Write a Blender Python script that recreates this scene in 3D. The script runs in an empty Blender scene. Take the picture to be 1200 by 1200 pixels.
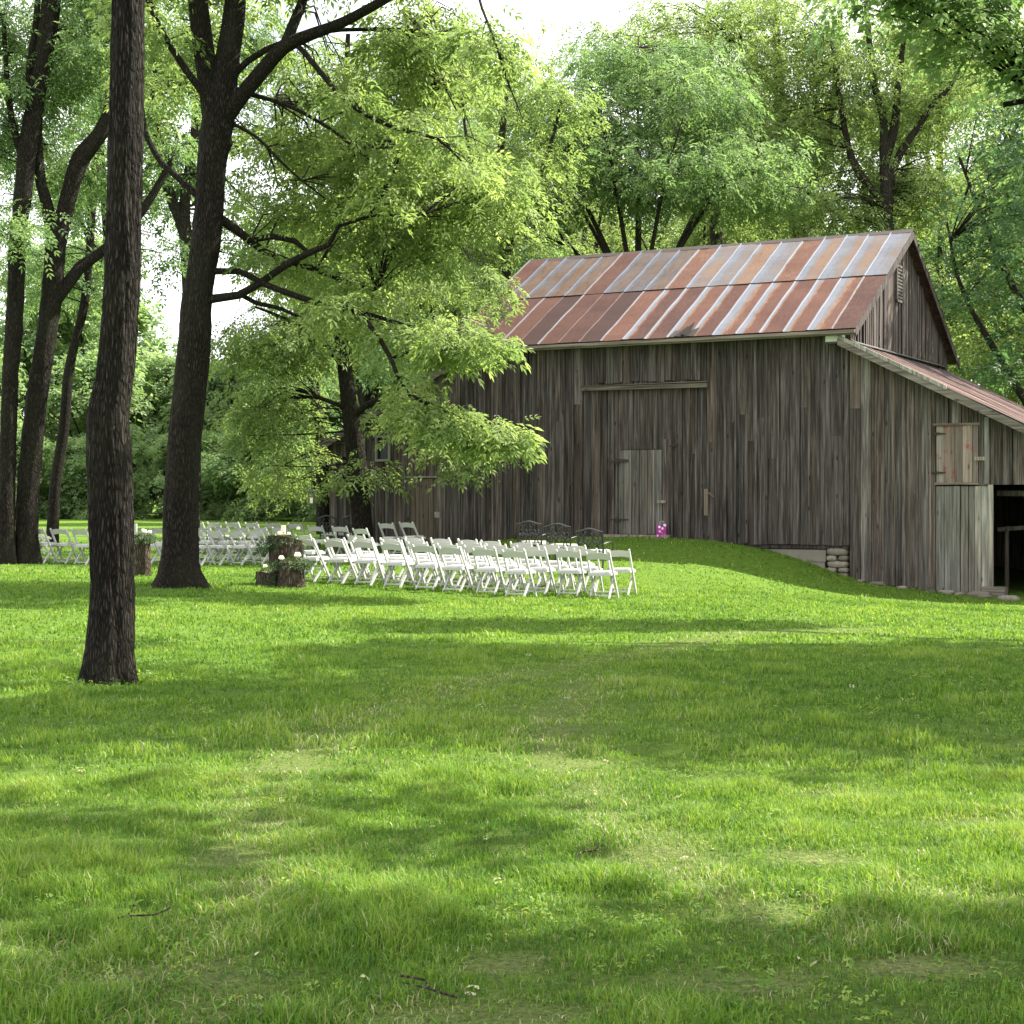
import bpy, math, random
import numpy as np
from mathutils import Vector, Matrix
R = math.radians
rng = np.random.default_rng(7)
random.seed(7)
scene = bpy.context.scene
COL = scene.collection

# ------------------------------------------------------------------ camera, sky, sun, exposure
EYE, FPX, HOR = 1.6, 1900.0, 590.0          # eye height; focal length and horizon row, in pixels of the 1200 px photograph
cam = bpy.data.cameras.new('camera')
cam.sensor_width = 36.0
cam.lens = 36.0 * FPX / 1200.0
cam.shift_y = -(600.0 - HOR) / 1200.0
cam.clip_end = 3000
cam_o = bpy.data.objects.new('camera', cam)
cam_o.location = (0, 0, EYE)
cam_o.rotation_euler = (R(90), 0, 0)
COL.objects.link(cam_o)
scene.camera = cam_o

SUN_AZ = math.atan2(0.93, 0.37)              # clockwise from +Y
SUN_EL = R(50)
S = Vector((math.cos(SUN_EL) * math.sin(SUN_AZ), math.cos(SUN_EL) * math.cos(SUN_AZ), math.sin(SUN_EL)))
sun = bpy.data.lights.new('sun', 'SUN')
sun.energy = 5.0
sun.angle = R(0.5)
sun.color = (1.0, 0.94, 0.83)
sun_o = bpy.data.objects.new('sun', sun)
sun_o.rotation_euler = (-S).to_track_quat('-Z', 'Y').to_euler()
sun_o.location = (20, 10, 30)
COL.objects.link(sun_o)

w = bpy.data.worlds.new('World')
scene.world = w
w.use_nodes = True
nt = w.node_tree
bg = nt.nodes['Background']
sky = nt.nodes.new('ShaderNodeTexSky')
sky.sky_type = 'NISHITA'
sky.sun_disc = False
sky.sun_elevation = SUN_EL
sky.sun_rotation = SUN_AZ
sky.air_density = 1.0
sky.dust_density = 2.5
# thin bright cloud over most of the sky
wtc = nt.nodes.new('ShaderNodeTexCoord')
wno = nt.nodes.new('ShaderNodeTexNoise'); wno.inputs['Scale'].default_value = 3.2; wno.inputs['Detail'].default_value = 6
wra = nt.nodes.new('ShaderNodeValToRGB')
wra.color_ramp.elements[0].position = 0.24; wra.color_ramp.elements[1].position = 0.46
wmi = nt.nodes.new('ShaderNodeMix'); wmi.data_type = 'RGBA'
wmi.inputs['B'].default_value = (7.6, 7.7, 7.9, 1)
nt.links.new(wtc.outputs['Generated'], wno.inputs['Vector'])
nt.links.new(wno.outputs['Fac'], wra.inputs['Fac'])
nt.links.new(wra.outputs['Color'], wmi.inputs['Factor'])
nt.links.new(sky.outputs['Color'], wmi.inputs['A'])
nt.links.new(wmi.outputs['Result'], bg.inputs['Color'])
bg.inputs['Strength'].default_value = 0.09

vs = scene.view_settings
vs.view_transform = 'Standard'
vs.look = 'None'
vs.exposure = 1.86
vs.gamma = 1
vs.use_curve_mapping = False
scene.cycles.max_bounces = 9
scene.cycles.diffuse_bounces = 6
scene.cycles.transmission_bounces = 4
scene.cycles.glossy_bounces = 2
scene.cycles.sample_clamp_indirect = 6

# ------------------------------------------------------------------ helpers
def P(px, py, Y):
    """world point at depth Y that sits at photograph pixel (px, py)"""
    return ((px - 600.0) / FPX * Y, Y, EYE - (py - HOR) / FPX * Y)

def _hash(ix, iy, iz, seed):
    h = (ix.astype(np.int64) * 374761393 + iy.astype(np.int64) * 668265263 + iz.astype(np.int64) * 2147483647 + seed * 974634777) & 0xFFFFFFFF
    h = ((h ^ (h >> 13)) * 1274126177) & 0xFFFFFFFF
    return ((h ^ (h >> 16)) & 0xFFFF) / 65535.0

def vnoise(x, y, z=None, seed=0):
    x = np.asarray(x, float); y = np.asarray(y, float)
    z = np.zeros_like(x) if z is None else np.asarray(z, float)
    ix, iy, iz = np.floor(x), np.floor(y), np.floor(z)
    fx, fy, fz = x - ix, y - iy, z - iz
    fx, fy, fz = [f * f * (3 - 2 * f) for f in (fx, fy, fz)]
    out = 0
    for a in (0, 1):
        for b in (0, 1):
            for c in (0, 1):
                wgt = (fx if a else 1 - fx) * (fy if b else 1 - fy) * (fz if c else 1 - fz)
                out = out + wgt * _hash(ix + a, iy + b, iz + c, seed)
    return out

def fbm(x, y, seed=0, oct=4):
    s, a, t = 0, 0.5, 0
    for k in range(oct):
        s = s + a * vnoise(x * 2 ** k, y * 2 ** k, None, seed + k); t += a; a *= 0.5
    return s / t

def mesh_np(name, verts, faces, attrs=None, smooth=False):
    """faces: list of (n,k) int arrays; attrs: {name: (domain, array)}"""
    me = bpy.data.meshes.new(name)
    verts = np.asarray(verts, np.float32)
    faces = [np.asarray(f, np.int32) for f in faces if len(f)]
    nl = sum(f.size for f in faces); npoly = sum(len(f) for f in faces)
    me.vertices.add(len(verts)); me.vertices.foreach_set('co', verts.ravel())
    me.loops.add(nl); me.loops.foreach_set('vertex_index', np.concatenate([f.ravel() for f in faces]))
    me.polygons.add(npoly)
    tot = np.concatenate([np.full(len(f), f.shape[1], np.int32) for f in faces])
    start = np.concatenate([[0], np.cumsum(tot)[:-1]]).astype(np.int32)
    me.polygons.foreach_set('loop_start', start)
    me.polygons.foreach_set('loop_total', tot)
    me.polygons.foreach_set('use_smooth', np.full(npoly, smooth, bool))
    for k, (dom, arr) in (attrs or {}).items():
        at = me.attributes.new(k, 'FLOAT', dom)
        at.data.foreach_set('value', np.asarray(arr, np.float32).ravel())
    me.update(calc_edges=True)
    me.validate()
    return me

class MB:
    """collects shapes that become ONE mesh"""
    def __init__(self):
        self.v = []; self.f = {}; self.n = 0; self.a = {}
    def add(self, verts, faces, rnd=0.5):
        verts = np.asarray(verts, float)
        for f in faces:
            f = np.asarray(f, np.int64)
            if f.ndim == 1: f = f[None]
            self.f.setdefault(f.shape[1], []).append(f + self.n)
            self.a.setdefault(f.shape[1], []).append(np.full(len(f), rnd))
        self.v.append(verts); self.n += len(verts)
        return self
    def box(self, x0, x1, y0, y1, z0, z1, rnd=0.5, M=None):
        v = np.array([(x, y, z) for z in (z0, z1) for y in (y0, y1) for x in (x0, x1)], float)
        if M is not None: v = np.array([M @ Vector(p) for p in v])
        return self.add(v, [np.array([(0, 2, 3, 1), (4, 5, 7, 6), (0, 1, 5, 4), (2, 6, 7, 3), (0, 4, 6, 2), (1, 3, 7, 5)])], rnd)
    def hexa(self, v8, rnd=0.5):
        return self.add(v8, [np.array([(0, 2, 3, 1), (4, 5, 7, 6), (0, 1, 5, 4), (2, 6, 7, 3), (0, 4, 6, 2), (1, 3, 7, 5)])], rnd)
    def bar(self, a, b, wx, wy, rnd=0.5, up=(0, 0, 1)):
        """rectangular bar from a to b"""
        a, b = Vector(a), Vector(b); d = (b - a).normalized()
        s = d.cross(Vector(up)); s = s.normalized() if s.length > 1e-4 else Vector((1, 0, 0))
        t = s.cross(d)
        v = [p + s * i * wx / 2 + t * j * wy / 2 for p in (a, b) for j in (-1, 1) for i in (-1, 1)]
        return self.hexa(np.array(v), rnd)
    def tube(self, pts, k=8, rnd=0.5, cap=True, rfun=None):
        v, f = tube_np(pts, k, rfun)
        self.add(v, [f], rnd)
        if cap:
            n = len(v) // k
            self.f.setdefault(k, []).append(np.array([list(range(k))[::-1]]) + self.n - len(v)); self.a.setdefault(k, []).append(np.array([rnd]))
            self.f[k].append(np.array([[(n - 1) * k + i for i in range(k)]]) + self.n - len(v)); self.a[k].append(np.array([rnd]))
        return self
    def ball(self, c, r, rnd=0.5, nu=10, nv=7, sq=(1, 1, 1), jit=0.0, seed=0):
        u = np.linspace(0, 2 * np.pi, nu, endpoint=False); v = np.linspace(-np.pi / 2, np.pi / 2, nv)
        vv, uu = np.meshgrid(v, u, indexing='ij')
        p = np.stack([np.cos(vv) * np.cos(uu), np.cos(vv) * np.sin(uu), np.sin(vv)], -1).reshape(-1, 3)
        if jit:
            q = p * 1.7 + seed * 3.1
            p = p * (1 + jit * (vnoise(q[:, 0], q[:, 1], q[:, 2], seed)[:, None] * 2 - 1))
        if jit > .15: p = np.sign(p) * np.abs(p) ** .62 * .9
        p = p * np.array(sq) * r + np.array(c)
        f = [(i * nu + j, i * nu + (j + 1) % nu, (i + 1) * nu + (j + 1) % nu, (i + 1) * nu + j) for i in range(nv - 1) for j in range(nu)]
        return self.add(p, [np.array(f)], rnd)
    def build(self, name, mat, parent=None, smooth=False):
        V = np.concatenate(self.v)
        F, A = [], []
        for k in self.f:
            F.append(np.concatenate(self.f[k])); A.append(np.concatenate(self.a[k]))
        me = mesh_np(name, V, F, {'rnd': ('FACE', np.concatenate(A))}, smooth)
        return link(name, me, mat, parent)

def link(name, me, mat, parent=None):
    o = bpy.data.objects.new(name, me)
    if mat: me.materials.append(mat)
    COL.objects.link(o)
    if parent: o.parent = parent
    return o

def tube_np(pts, k, rfun=None):
    p = np.asarray(pts, float); n = len(p)
    c, r = p[:, :3], p[:, 3]
    t = np.gradient(c, axis=0); t /= np.linalg.norm(t, axis=1)[:, None] + 1e-9
    ref = np.array([1.0, 0.2, 0.1]) if abs(t[:, 0]).mean() < 0.75 else np.array([0.1, 1.0, 0.2])
    s = np.cross(t, ref); s /= np.linalg.norm(s, axis=1)[:, None] + 1e-9
    q = np.cross(s, t)
    a = np.linspace(0, 2 * np.pi, k, endpoint=False)
    rr = np.repeat(r[:, None], k, 1)
    if rfun is not None: rr = rfun(c, a, rr)
    v = c[:, None] + rr[..., None] * (np.cos(a)[None, :, None] * s[:, None] + np.sin(a)[None, :, None] * q[:, None])
    i = np.arange(n - 1)[:, None] * k; j = np.arange(k)[None]; j2 = (j + 1) % k
    f = np.stack([i + j, i + j2, i + k + j2, i + k + j], -1).reshape(-1, 4)
    return v.reshape(-1, 3), f

def spline(pts, step=0.3):
    """Catmull-Rom through (x,y,z,r) points"""
    p = np.asarray(pts, float)
    if len(p) < 3:
        n = max(2, int(np.linalg.norm(p[-1, :3] - p[0, :3]) / step) + 1)
        return p[0] + (p[-1] - p[0]) * np.linspace(0, 1, n)[:, None]
    q = np.vstack([2 * p[0] - p[1], p, 2 * p[-1] - p[-2]])
    out = []
    for i in range(1, len(q) - 2):
        n = max(1, int(np.linalg.norm(q[i + 1, :3] - q[i, :3]) / step))
        t = np.linspace(0, 1, n, endpoint=False)[:, None]
        a, b, c, d = q[i - 1], q[i], q[i + 1], q[i + 2]
        out.append(0.5 * (2 * b + (c - a) * t + (2 * a - 5 * b + 4 * c - d) * t ** 2 + (3 * b - a - 3 * c + d) * t ** 3))
    out.append(p[-1:])
    o = np.vstack(out); o[:, 3] = np.maximum(o[:, 3], 0.004)
    return o

def tag(o, label=None, cat=None, group=None, kind=None):
    if label: o['label'] = label
    if cat: o['category'] = cat
    if group: o['group'] = group
    if kind: o['kind'] = kind
    return o

def thing(name, loc, rz=0, label=None, cat=None, group=None):
    o = bpy.data.objects.new(name, None)
    o.location = loc; o.rotation_euler = (0, 0, rz); o.empty_display_size = 0.2
    COL.objects.link(o)
    return tag(o, label, cat, group)

def copy_tree(o, parent=None):
    c = o.copy(); COL.objects.link(c)
    if parent: c.parent = parent
    for ch in list(o.children): copy_tree(ch, c)
    return c

# ------------------------------------------------------------------ materials
class NT:
    def __init__(self, name):
        self.m = bpy.data.materials.new(name); self.m.use_nodes = True
        self.t = self.m.node_tree; self.n = self.t.nodes; self.l = self.t.links
        self.b = self.n['Principled BSDF']; self.out = self.n['Material Output']
    def node(self, kind, **kw):
        x = self.n.new(kind)
        for k, v in kw.items():
            if k.startswith('i_'): x.inputs[k[2:].replace('_', ' ')].default_value = v
            else: setattr(x, k, v)
        return x
    def link(self, a, b): self.l.new(a, b)
    def coords(self, scale=(1, 1, 1)):
        tc = self.node('ShaderNodeTexCoord'); mp = self.node('ShaderNodeMapping')
        mp.inputs['Scale'].default_value = scale
        self.link(tc.outputs['Object'], mp.inputs['Vector']); return mp.outputs['Vector']
    def noise(self, vec, scale=1, detail=4, rough=0.55, dist=0):
        x = self.node('ShaderNodeTexNoise')
        x.inputs['Scale'].default_value = scale; x.inputs['Detail'].default_value = detail
        x.inputs['Roughness'].default_value = rough; x.inputs['Distortion'].default_value = dist
        if vec is not None: self.link(vec, x.inputs['Vector'])
        return x.outputs['Fac']
    def ramp(self, fac, stops):
        x = self.node('ShaderNodeValToRGB'); e = x.color_ramp.elements
        while len(e) < len(stops): e.new(0.5)
        for el, (p, c) in zip(e, stops):
            el.position = p; el.color = (c, c, c, 1) if isinstance(c, (int, float)) else (*c, 1)
        self.link(fac, x.inputs['Fac']); return x.outputs['Color']
    def mix(self, fac, a, b, mode='MIX'):
        x = self.node('ShaderNodeMix', data_type='RGBA', blend_type=mode)
        for s, v in (('Factor', fac), ('A', a), ('B', b)):
            if hasattr(v, 'is_output'): self.link(v, x.inputs[s])
            elif s == 'Factor': x.inputs[s].default_value = v
            else: x.inputs[s].default_value = (*v, 1) if isinstance(v, tuple) else (v, v, v, 1)
        return x.outputs['Result']
    def math(self, op, a, b=None, clamp=False):
        x = self.node('ShaderNodeMath', operation=op, use_clamp=clamp)
        for i, v in enumerate((a, b)):
            if v is None: continue
            if hasattr(v, 'is_output'): self.link(v, x.inputs[i])
            else: x.inputs[i].default_value = v
        return x.outputs[0]
    def attr(self, name):
        return self.node('ShaderNodeAttribute', attribute_name=name).outputs['Fac']
    def bump(self, h, strength=0.5, dist=0.02):
        x = self.node('ShaderNodeBump'); x.inputs['Strength'].default_value = strength; x.inputs['Distance'].default_value = dist
        self.link(h, x.inputs['Height']); self.link(x.outputs['Normal'], self.b.inputs['Normal'])
    def base(self, c, rough=0.8, spec=0.3):
        if hasattr(c, 'is_output'): self.link(c, self.b.inputs['Base Color'])
        else: self.b.inputs['Base Color'].default_value = (*c, 1)
        self.b.inputs['Roughness'].default_value = rough
        self.b.inputs['Specular IOR Level'].default_value = spec
        return self

def mat_plain(name, c, rough=0.6, spec=0.3, var=0.12, scale=18):
    t = NT(name); n = t.noise(t.coords(), scale, 3)
    t.base(t.mix(n, tuple(x * (1 - var) for x in c), tuple(min(1, x * (1 + var)) for x in c)), rough, spec)
    return t.m

def mat_leaf(name, c0, c1, c2, trans=0.42, tcol=(1.5, 1.35, 0.55)):
    t = NT(name)
    col = t.ramp(t.attr('tint'), [(0.0, c0), (0.55, c1), (1.0, c2)])
    t.base(col, 0.55, 0.25)
    tr = t.node('ShaderNodeBsdfTranslucent')
    t.link(t.mix(1.0, col, tcol, 'MULTIPLY'), tr.inputs['Color'])
    mx = t.node('ShaderNodeMixShader'); mx.inputs[0].default_value = trans
    t.link(t.b.outputs[0], mx.inputs[1]); t.link(tr.outputs[0], mx.inputs[2]); t.link(mx.outputs[0], t.out.inputs['Surface'])
    return t.m

def mat_bark(name, c0, c1, c2, sc=1.0):
    t = NT(name)
    v = t.coords((20 * sc, 20 * sc, 3.1 * sc))
    vo = t.node('ShaderNodeTexVoronoi', feature='DISTANCE_TO_EDGE'); vo.inputs['Scale'].default_value = 2.2
    nz = t.node('ShaderNodeTexNoise'); nz.inputs['Scale'].default_value = 1.3; nz.inputs['Detail'].default_value = 4
    t.link(v, nz.inputs['Vector'])
    vv = t.mix(0.55, v, nz.outputs['Color'], 'ADD')
    t.link(vv, vo.inputs['Vector'])
    ridge = t.ramp(vo.outputs['Distance'], [(0.0, 0.0), (0.3, 1.0)])
    fine = t.noise(t.coords((30, 30, 9)), 2.0, 5)
    h = t.math('ADD', t.math('MULTIPLY', ridge, 0.8), t.math('MULTIPLY', fine, 0.35))
    col = t.ramp(h, [(0.1, c0), (0.55, c1), (1.0, c2)])
    big = t.noise(t.coords((1.2, 1.2, 0.7)), 1.5, 3)
    col = t.mix(t.ramp(big, [(0.4, 0.0), (0.7, 0.55)]), col, tuple(0.7 * a + 0.3 * b for a, b in zip(c1, (0.06, 0.07, 0.03))))
    t.base(col, 0.9, 0.15)
    t.bump(h, 1.0, 0.045)
    return t.m

def mat_wood(name, dark, mid, pale, axis='z', rust=0.0, mossy=0.0):
    """weathered boards: long grain, silver streaks, knots, one shade per board"""
    t = NT(name)
    sc = {'z': (26, 26, 0.9), 'x': (0.9, 26, 26)}[axis]
    r = t.attr('rnd')
    cv = t.node('ShaderNodeTexCoord'); off = t.node('ShaderNodeVectorMath', operation='ADD')
    cmb = t.node('ShaderNodeCombineXYZ')
    for s in 'XYZ': t.link(t.math('MULTIPLY', r, 37.0), cmb.inputs[s])
    t.link(cv.outputs['Object'], off.inputs[0]); t.link(cmb.outputs[0], off.inputs[1])
    mp = t.node('ShaderNodeMapping'); mp.inputs['Scale'].default_value = sc
    t.link(off.outputs[0], mp.inputs['Vector'])
    g = t.noise(mp.outputs['Vector'], 1.0, 6, 0.65, 0.3)
    mp2 = t.node('ShaderNodeMapping'); mp2.inputs['Scale'].default_value = tuple(min(6, 5 * s / 26) if s > 1 else 0.45 for s in sc)
    t.link(off.outputs[0], mp2.inputs['Vector'])
    g2 = t.noise(mp2.outputs['Vector'], 1.0, 4, 0.6)
    col = t.ramp(g, [(0.32, dark), (0.5, mid), (0.68, pale)])
    col = t.mix(t.ramp(g2, [(0.42, 0.0), (0.68, 0.75)]), col, t.ramp(g, [(0.3, tuple(x * 0.9 for x in mid)), (0.7, tuple(x * 1.2 for x in pale))]))
    # shade per board
    col = t.mix(1.0, col, t.ramp(r, [(0.0, 0.6), (0.5, 0.88), (0.85, 1.05), (1.0, 1.35)]), 'MULTIPLY')
    brown = t.ramp(t.math('FRACT', t.math('MULTIPLY', r, 7.31)), [(0.35, 0.0), (0.9, 0.55)])
    col = t.mix(brown, col, t.mix(1.0, col, (1.12, 0.93, 0.8), 'MULTIPLY'))
    # knots
    kv = t.node('ShaderNodeTexVoronoi'); kv.inputs['Scale'].default_value = 1.0
    mp3 = t.node('ShaderNodeMapping'); mp3.inputs['Scale'].default_value = (5, 5, 1.6) if axis == 'z' else (1.6, 5, 5)
    t.link(off.outputs[0], mp3.inputs['Vector']); t.link(mp3.outputs['Vector'], kv.inputs['Vector'])
    col = t.mix(t.ramp(kv.outputs['Distance'], [(0.05, 0.85), (0.13, 0.0)]), col, tuple(x * 0.45 for x in dark))
    # broad random patches of slightly paler, warmer tone
    big = t.noise(t.coords((0.5, 0.5, 0.35)), 1.0, 3)
    col = t.mix(t.ramp(big, [(0.45, 0.0), (0.75, 0.6)]), col, t.mix(1.0, col, (1.15, 1.1, 1.0), 'MULTIPLY'))
    if rust:
        rn = t.noise(t.coords((3.2, 3.2, 3.2)), 1.0, 5, 0.7)
        col = t.mix(t.ramp(rn, [(0.56, 0.0), (0.62, rust)]), col, (0.22, 0.045, 0.035))
    t.base(col, 0.9, 0.15)
    t.bump(t.math('ADD', g, t.math('MULTIPLY', g2, 0.4)), 0.55, 0.012)
    return t.m

M = {}
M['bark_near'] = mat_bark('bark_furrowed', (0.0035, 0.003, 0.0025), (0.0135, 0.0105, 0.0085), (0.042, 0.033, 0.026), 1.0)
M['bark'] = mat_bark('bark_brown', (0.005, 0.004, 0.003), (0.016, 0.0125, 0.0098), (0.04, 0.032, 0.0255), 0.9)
M['bark_stump'] = mat_bark('bark_of_logs', (0.018, 0.013, 0.009), (0.075, 0.056, 0.04), (0.15, 0.12, 0.09), 0.9)
M['bark_far'] = mat_bark('bark_grey', (0.012, 0.01, 0.008), (0.036, 0.03, 0.024), (0.07, 0.06, 0.05), 0.8)
M['leaf_bright'] = mat_leaf('leaf_yellow_green', (0.115, 0.17, 0.056), (0.19, 0.26, 0.085), (0.27, 0.335, 0.125), 0.56, (1.25, 1.3, 0.9))
M['leaf_mid'] = mat_leaf('leaf_green', (0.085, 0.15, 0.06), (0.14, 0.22, 0.088), (0.205, 0.285, 0.115), 0.55, (1.25, 1.3, 0.9))
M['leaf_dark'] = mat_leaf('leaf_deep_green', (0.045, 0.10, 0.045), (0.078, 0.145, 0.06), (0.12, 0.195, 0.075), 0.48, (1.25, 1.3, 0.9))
M['leaf_far'] = mat_leaf('leaf_distant_green', (0.125, 0.20, 0.085), (0.19, 0.28, 0.115), (0.26, 0.345, 0.145), 0.54, (1.25, 1.3, 0.9))
M['grass'] = mat_leaf('grass_blade', (0.034, 0.098, 0.012), (0.116, 0.226, 0.027), (0.245, 0.34, 0.07), 0.46, (1.36, 1.25, 0.68))
M['straw'] = mat_leaf('dry_grass', (0.20, 0.20, 0.085), (0.30, 0.30, 0.14), (0.42, 0.41, 0.24), 0.3, (1, 1, 0.8))
M['wood_wall'] = mat_wood('weathered_boards', (0.012, 0.0104, 0.0096), (0.051, 0.0425, 0.0405), (0.150, 0.131, 0.124))
M['wood_leanto'] = mat_wood('weathered_boards_grey', (0.019, 0.0165, 0.015), (0.071, 0.06, 0.0555), (0.185, 0.165, 0.153))
M['wood_pale'] = mat_wood('bleached_boards', (0.07, 0.065, 0.056), (0.165, 0.158, 0.143), (0.32, 0.308, 0.28))
M['wood_door'] = mat_wood('silver_door_boards', (0.045, 0.041, 0.038), (0.108, 0.1, 0.093), (0.2, 0.188, 0.176))
M['wood_hatch'] = mat_wood('hatch_boards', (0.10, 0.08, 0.07), (0.185, 0.155, 0.138), (0.26, 0.228, 0.208), rust=0.75)
M['wood_shed'] = mat_wood('shed_door_boards', (0.07, 0.055, 0.042), (0.14, 0.115, 0.092), (0.2, 0.17, 0.14))
M['wood_beam'] = mat_wood('beam_timber', (0.05, 0.042, 0.035), (0.12, 0.104, 0.088), (0.22, 0.2, 0.175), 'x')
M['iron'] = mat_plain('rusty_iron', (0.03, 0.022, 0.018), 0.7)
M['black_metal'] = mat_plain('black_cast_metal', (0.016, 0.016, 0.017), 0.38, 0.5)
M['white'] = mat_plain('white_resin', (0.43, 0.43, 0.415), 0.45, 0.35, 0.02, 6)
M['white_pad'] = mat_plain('white_vinyl_pad', (0.5, 0.5, 0.48), 0.5, 0.3, 0.02, 6)
M['cushion'] = mat_plain('pale_cushion', (0.6, 0.58, 0.55), 0.9, 0.1, 0.06)
M['white_paint'] = mat_plain('old_white_paint', (0.62, 0.62, 0.55), 0.6, 0.3, 0.1)
M['glass_dark'] = mat_plain('dusty_glass', (0.02, 0.022, 0.024), 0.2, 0.5)
M['louver'] = mat_plain('grey_slats', (0.07, 0.07, 0.066), 0.8)
M['wax'] = mat_plain('ivory_wax', (0.78, 0.68, 0.5), 0.5, 0.4, 0.04)
M['rose'] = mat_plain('cream_petals', (0.82, 0.8, 0.66), 0.7, 0.2, 0.08, 30)
M['leafy'] = mat_leaf('garland_green', (0.02, 0.05, 0.015), (0.05, 0.095, 0.03), (0.11, 0.16, 0.07), 0.2)
M['cut_wood'] = mat_plain('fresh_cut_wood', (0.46, 0.32, 0.22), 0.8, 0.2, 0.25, 9)
M['concrete'] = mat_plain('old_concrete', (0.2, 0.18, 0.155), 0.9, 0.15, 0.25, 4)
M['dirt'] = mat_plain('bare_dirt_floor', (0.09, 0.07, 0.05), 0.95, 0.1, 0.3, 3)

def mat_stone():
    t = NT('field_stone'); v = t.coords()
    n = t.noise(v, 9, 5); r = t.attr('rnd')
    c = t.mix(r, (0.12, 0.10, 0.078), (0.29, 0.25, 0.2))
    c = t.mix(t.ramp(n, [(0.35, 0.0), (0.7, 0.8)]), c, (0.13, 0.115, 0.095))
    t.base(c, 0.9, 0.2); t.bump(n, 0.5, 0.03); return t.m
M['stone'] = mat_stone()

def mat_roof():
    """galvanised sheets: bare zinc beside each seam, orange fringe, then rust"""
    t = NT('rusted_metal_sheets')
    u, rust, edge, sv = t.attr('u'), t.attr('rust'), t.attr('edge'), t.attr('sheet')
    vec = t.coords((1, 1, 1))
    n1 = t.noise(t.coords((9, 2.2, 2.2)), 1, 6, 0.7, 0.4)
    n2 = t.noise(vec, 1.1, 4, 0.6)
    n3 = t.noise(t.coords((26, 5, 5)), 1, 5, 0.75)
    d = t.math('ADD', u, t.math('MULTIPLY', t.math('SUBTRACT', n1, 0.5), t.math('MULTIPLY', edge, 1.3)))
    e = t.math('DIVIDE', t.math('SUBTRACT', d, t.math('MULTIPLY', edge, 0.55)), t.math('ADD', t.math('MULTIPLY', edge, 0.9), 0.03), True)
    amt = t.math('MULTIPLY', e, rust)
    amt = t.math('ADD', amt, t.math('MULTIPLY', t.math('SUBTRACT', n2, 0.5), 0.35))
    amt = t.math('ADD', amt, t.math('MULTIPLY', t.math('SUBTRACT', n3, 0.5), 0.75))
    col = t.ramp(amt, [(0.02, (0.118, 0.126, 0.150)), (0.22, (0.104, 0.099, 0.103)), (0.38, (0.15, 0.09, 0.056)), (0.58, (0.096, 0.046, 0.032)), (0.82, (0.07, 0.032, 0.0245)), (1.0, (0.042, 0.022, 0.0195))])
    # zinc of a cooler, darker grey where the older upper sheets have dulled
    col = t.mix(t.math('MULTIPLY', sv, t.ramp(n1, [(0.3, 0.55), (0.7, 1.0)])), col, t.mix(1.0, col, (0.38, 0.42, 0.47), 'MULTIPLY'))
    t.base(col, 0.75, 0.12)
    t.link(t.ramp(amt, [(0.1, 0.6), (0.5, 0.85)]), t.b.inputs['Roughness'])
    t.bump(n3, 0.25, 0.006)
    return t.m
M['roof'] = mat_roof()

def mat_ground():
    t = NT('lawn_soil_and_turf')
    vec = t.coords()
    n1 = t.noise(vec, 0.55, 5, 0.6); n2 = t.noise(vec, 7, 5, 0.7); n3 = t.noise(vec, 45, 4, 0.7)
    turf = t.ramp(n2, [(0.3, (0.07, 0.135, 0.014)), (0.55, (0.12, 0.215, 0.02)), (0.75, (0.18, 0.275, 0.036))])
    turf = t.mix(t.ramp(n3, [(0.35, 0.75), (0.65, 0.0)]), turf, (0.035, 0.06, 0.012))
    thatch = t.ramp(n3, [(0.3, (0.022, 0.024, 0.010)), (0.55, (0.05, 0.065, 0.018)), (0.75, (0.12, 0.125, 0.05))])
    soil = t.ramp(n2, [(0.3, (0.045, 0.033, 0.022)), (0.7, (0.11, 0.085, 0.055))])
    near = t.attr('near')
    c = t.mix(near, turf, thatch)
    c = t.mix(t.math('MULTIPLY', t.attr('wear'), 0.65), c, t.mix(t.ramp(n3, [(0.35, 0.0), (0.6, 0.9)]), soil, (0.19, 0.215, 0.075)))
    t.base(c, 0.95, 0.1); t.bump(t.math('ADD', n3, n2), 0.8, 0.05)
    return t.m
M['ground'] = mat_ground()

# ------------------------------------------------------------------ terrain
TH = R(28)
CX, CY = 7.57, 36.4                       # front right corner of the main barn
ex = np.array([math.cos(TH), -math.sin(TH)])    # along the front wall, to the right
ey = np.array([math.sin(TH), math.cos(TH)])     # into the barn
def B(x, y):  return (CX + ex[0] * x + ey[0] * y, CY + ex[1] * x + ey[1] * y)
def wall(px, py):
    """barn-local (x, z) of the point of the front wall plane seen at a pixel"""
    k = (px - 600.0) / FPX
    x = (k * CY - CX) / (ex[0] - k * ex[1])
    Y = CY + ex[1] * x
    return x, EYE - (py - HOR) / FPX * Y

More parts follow.
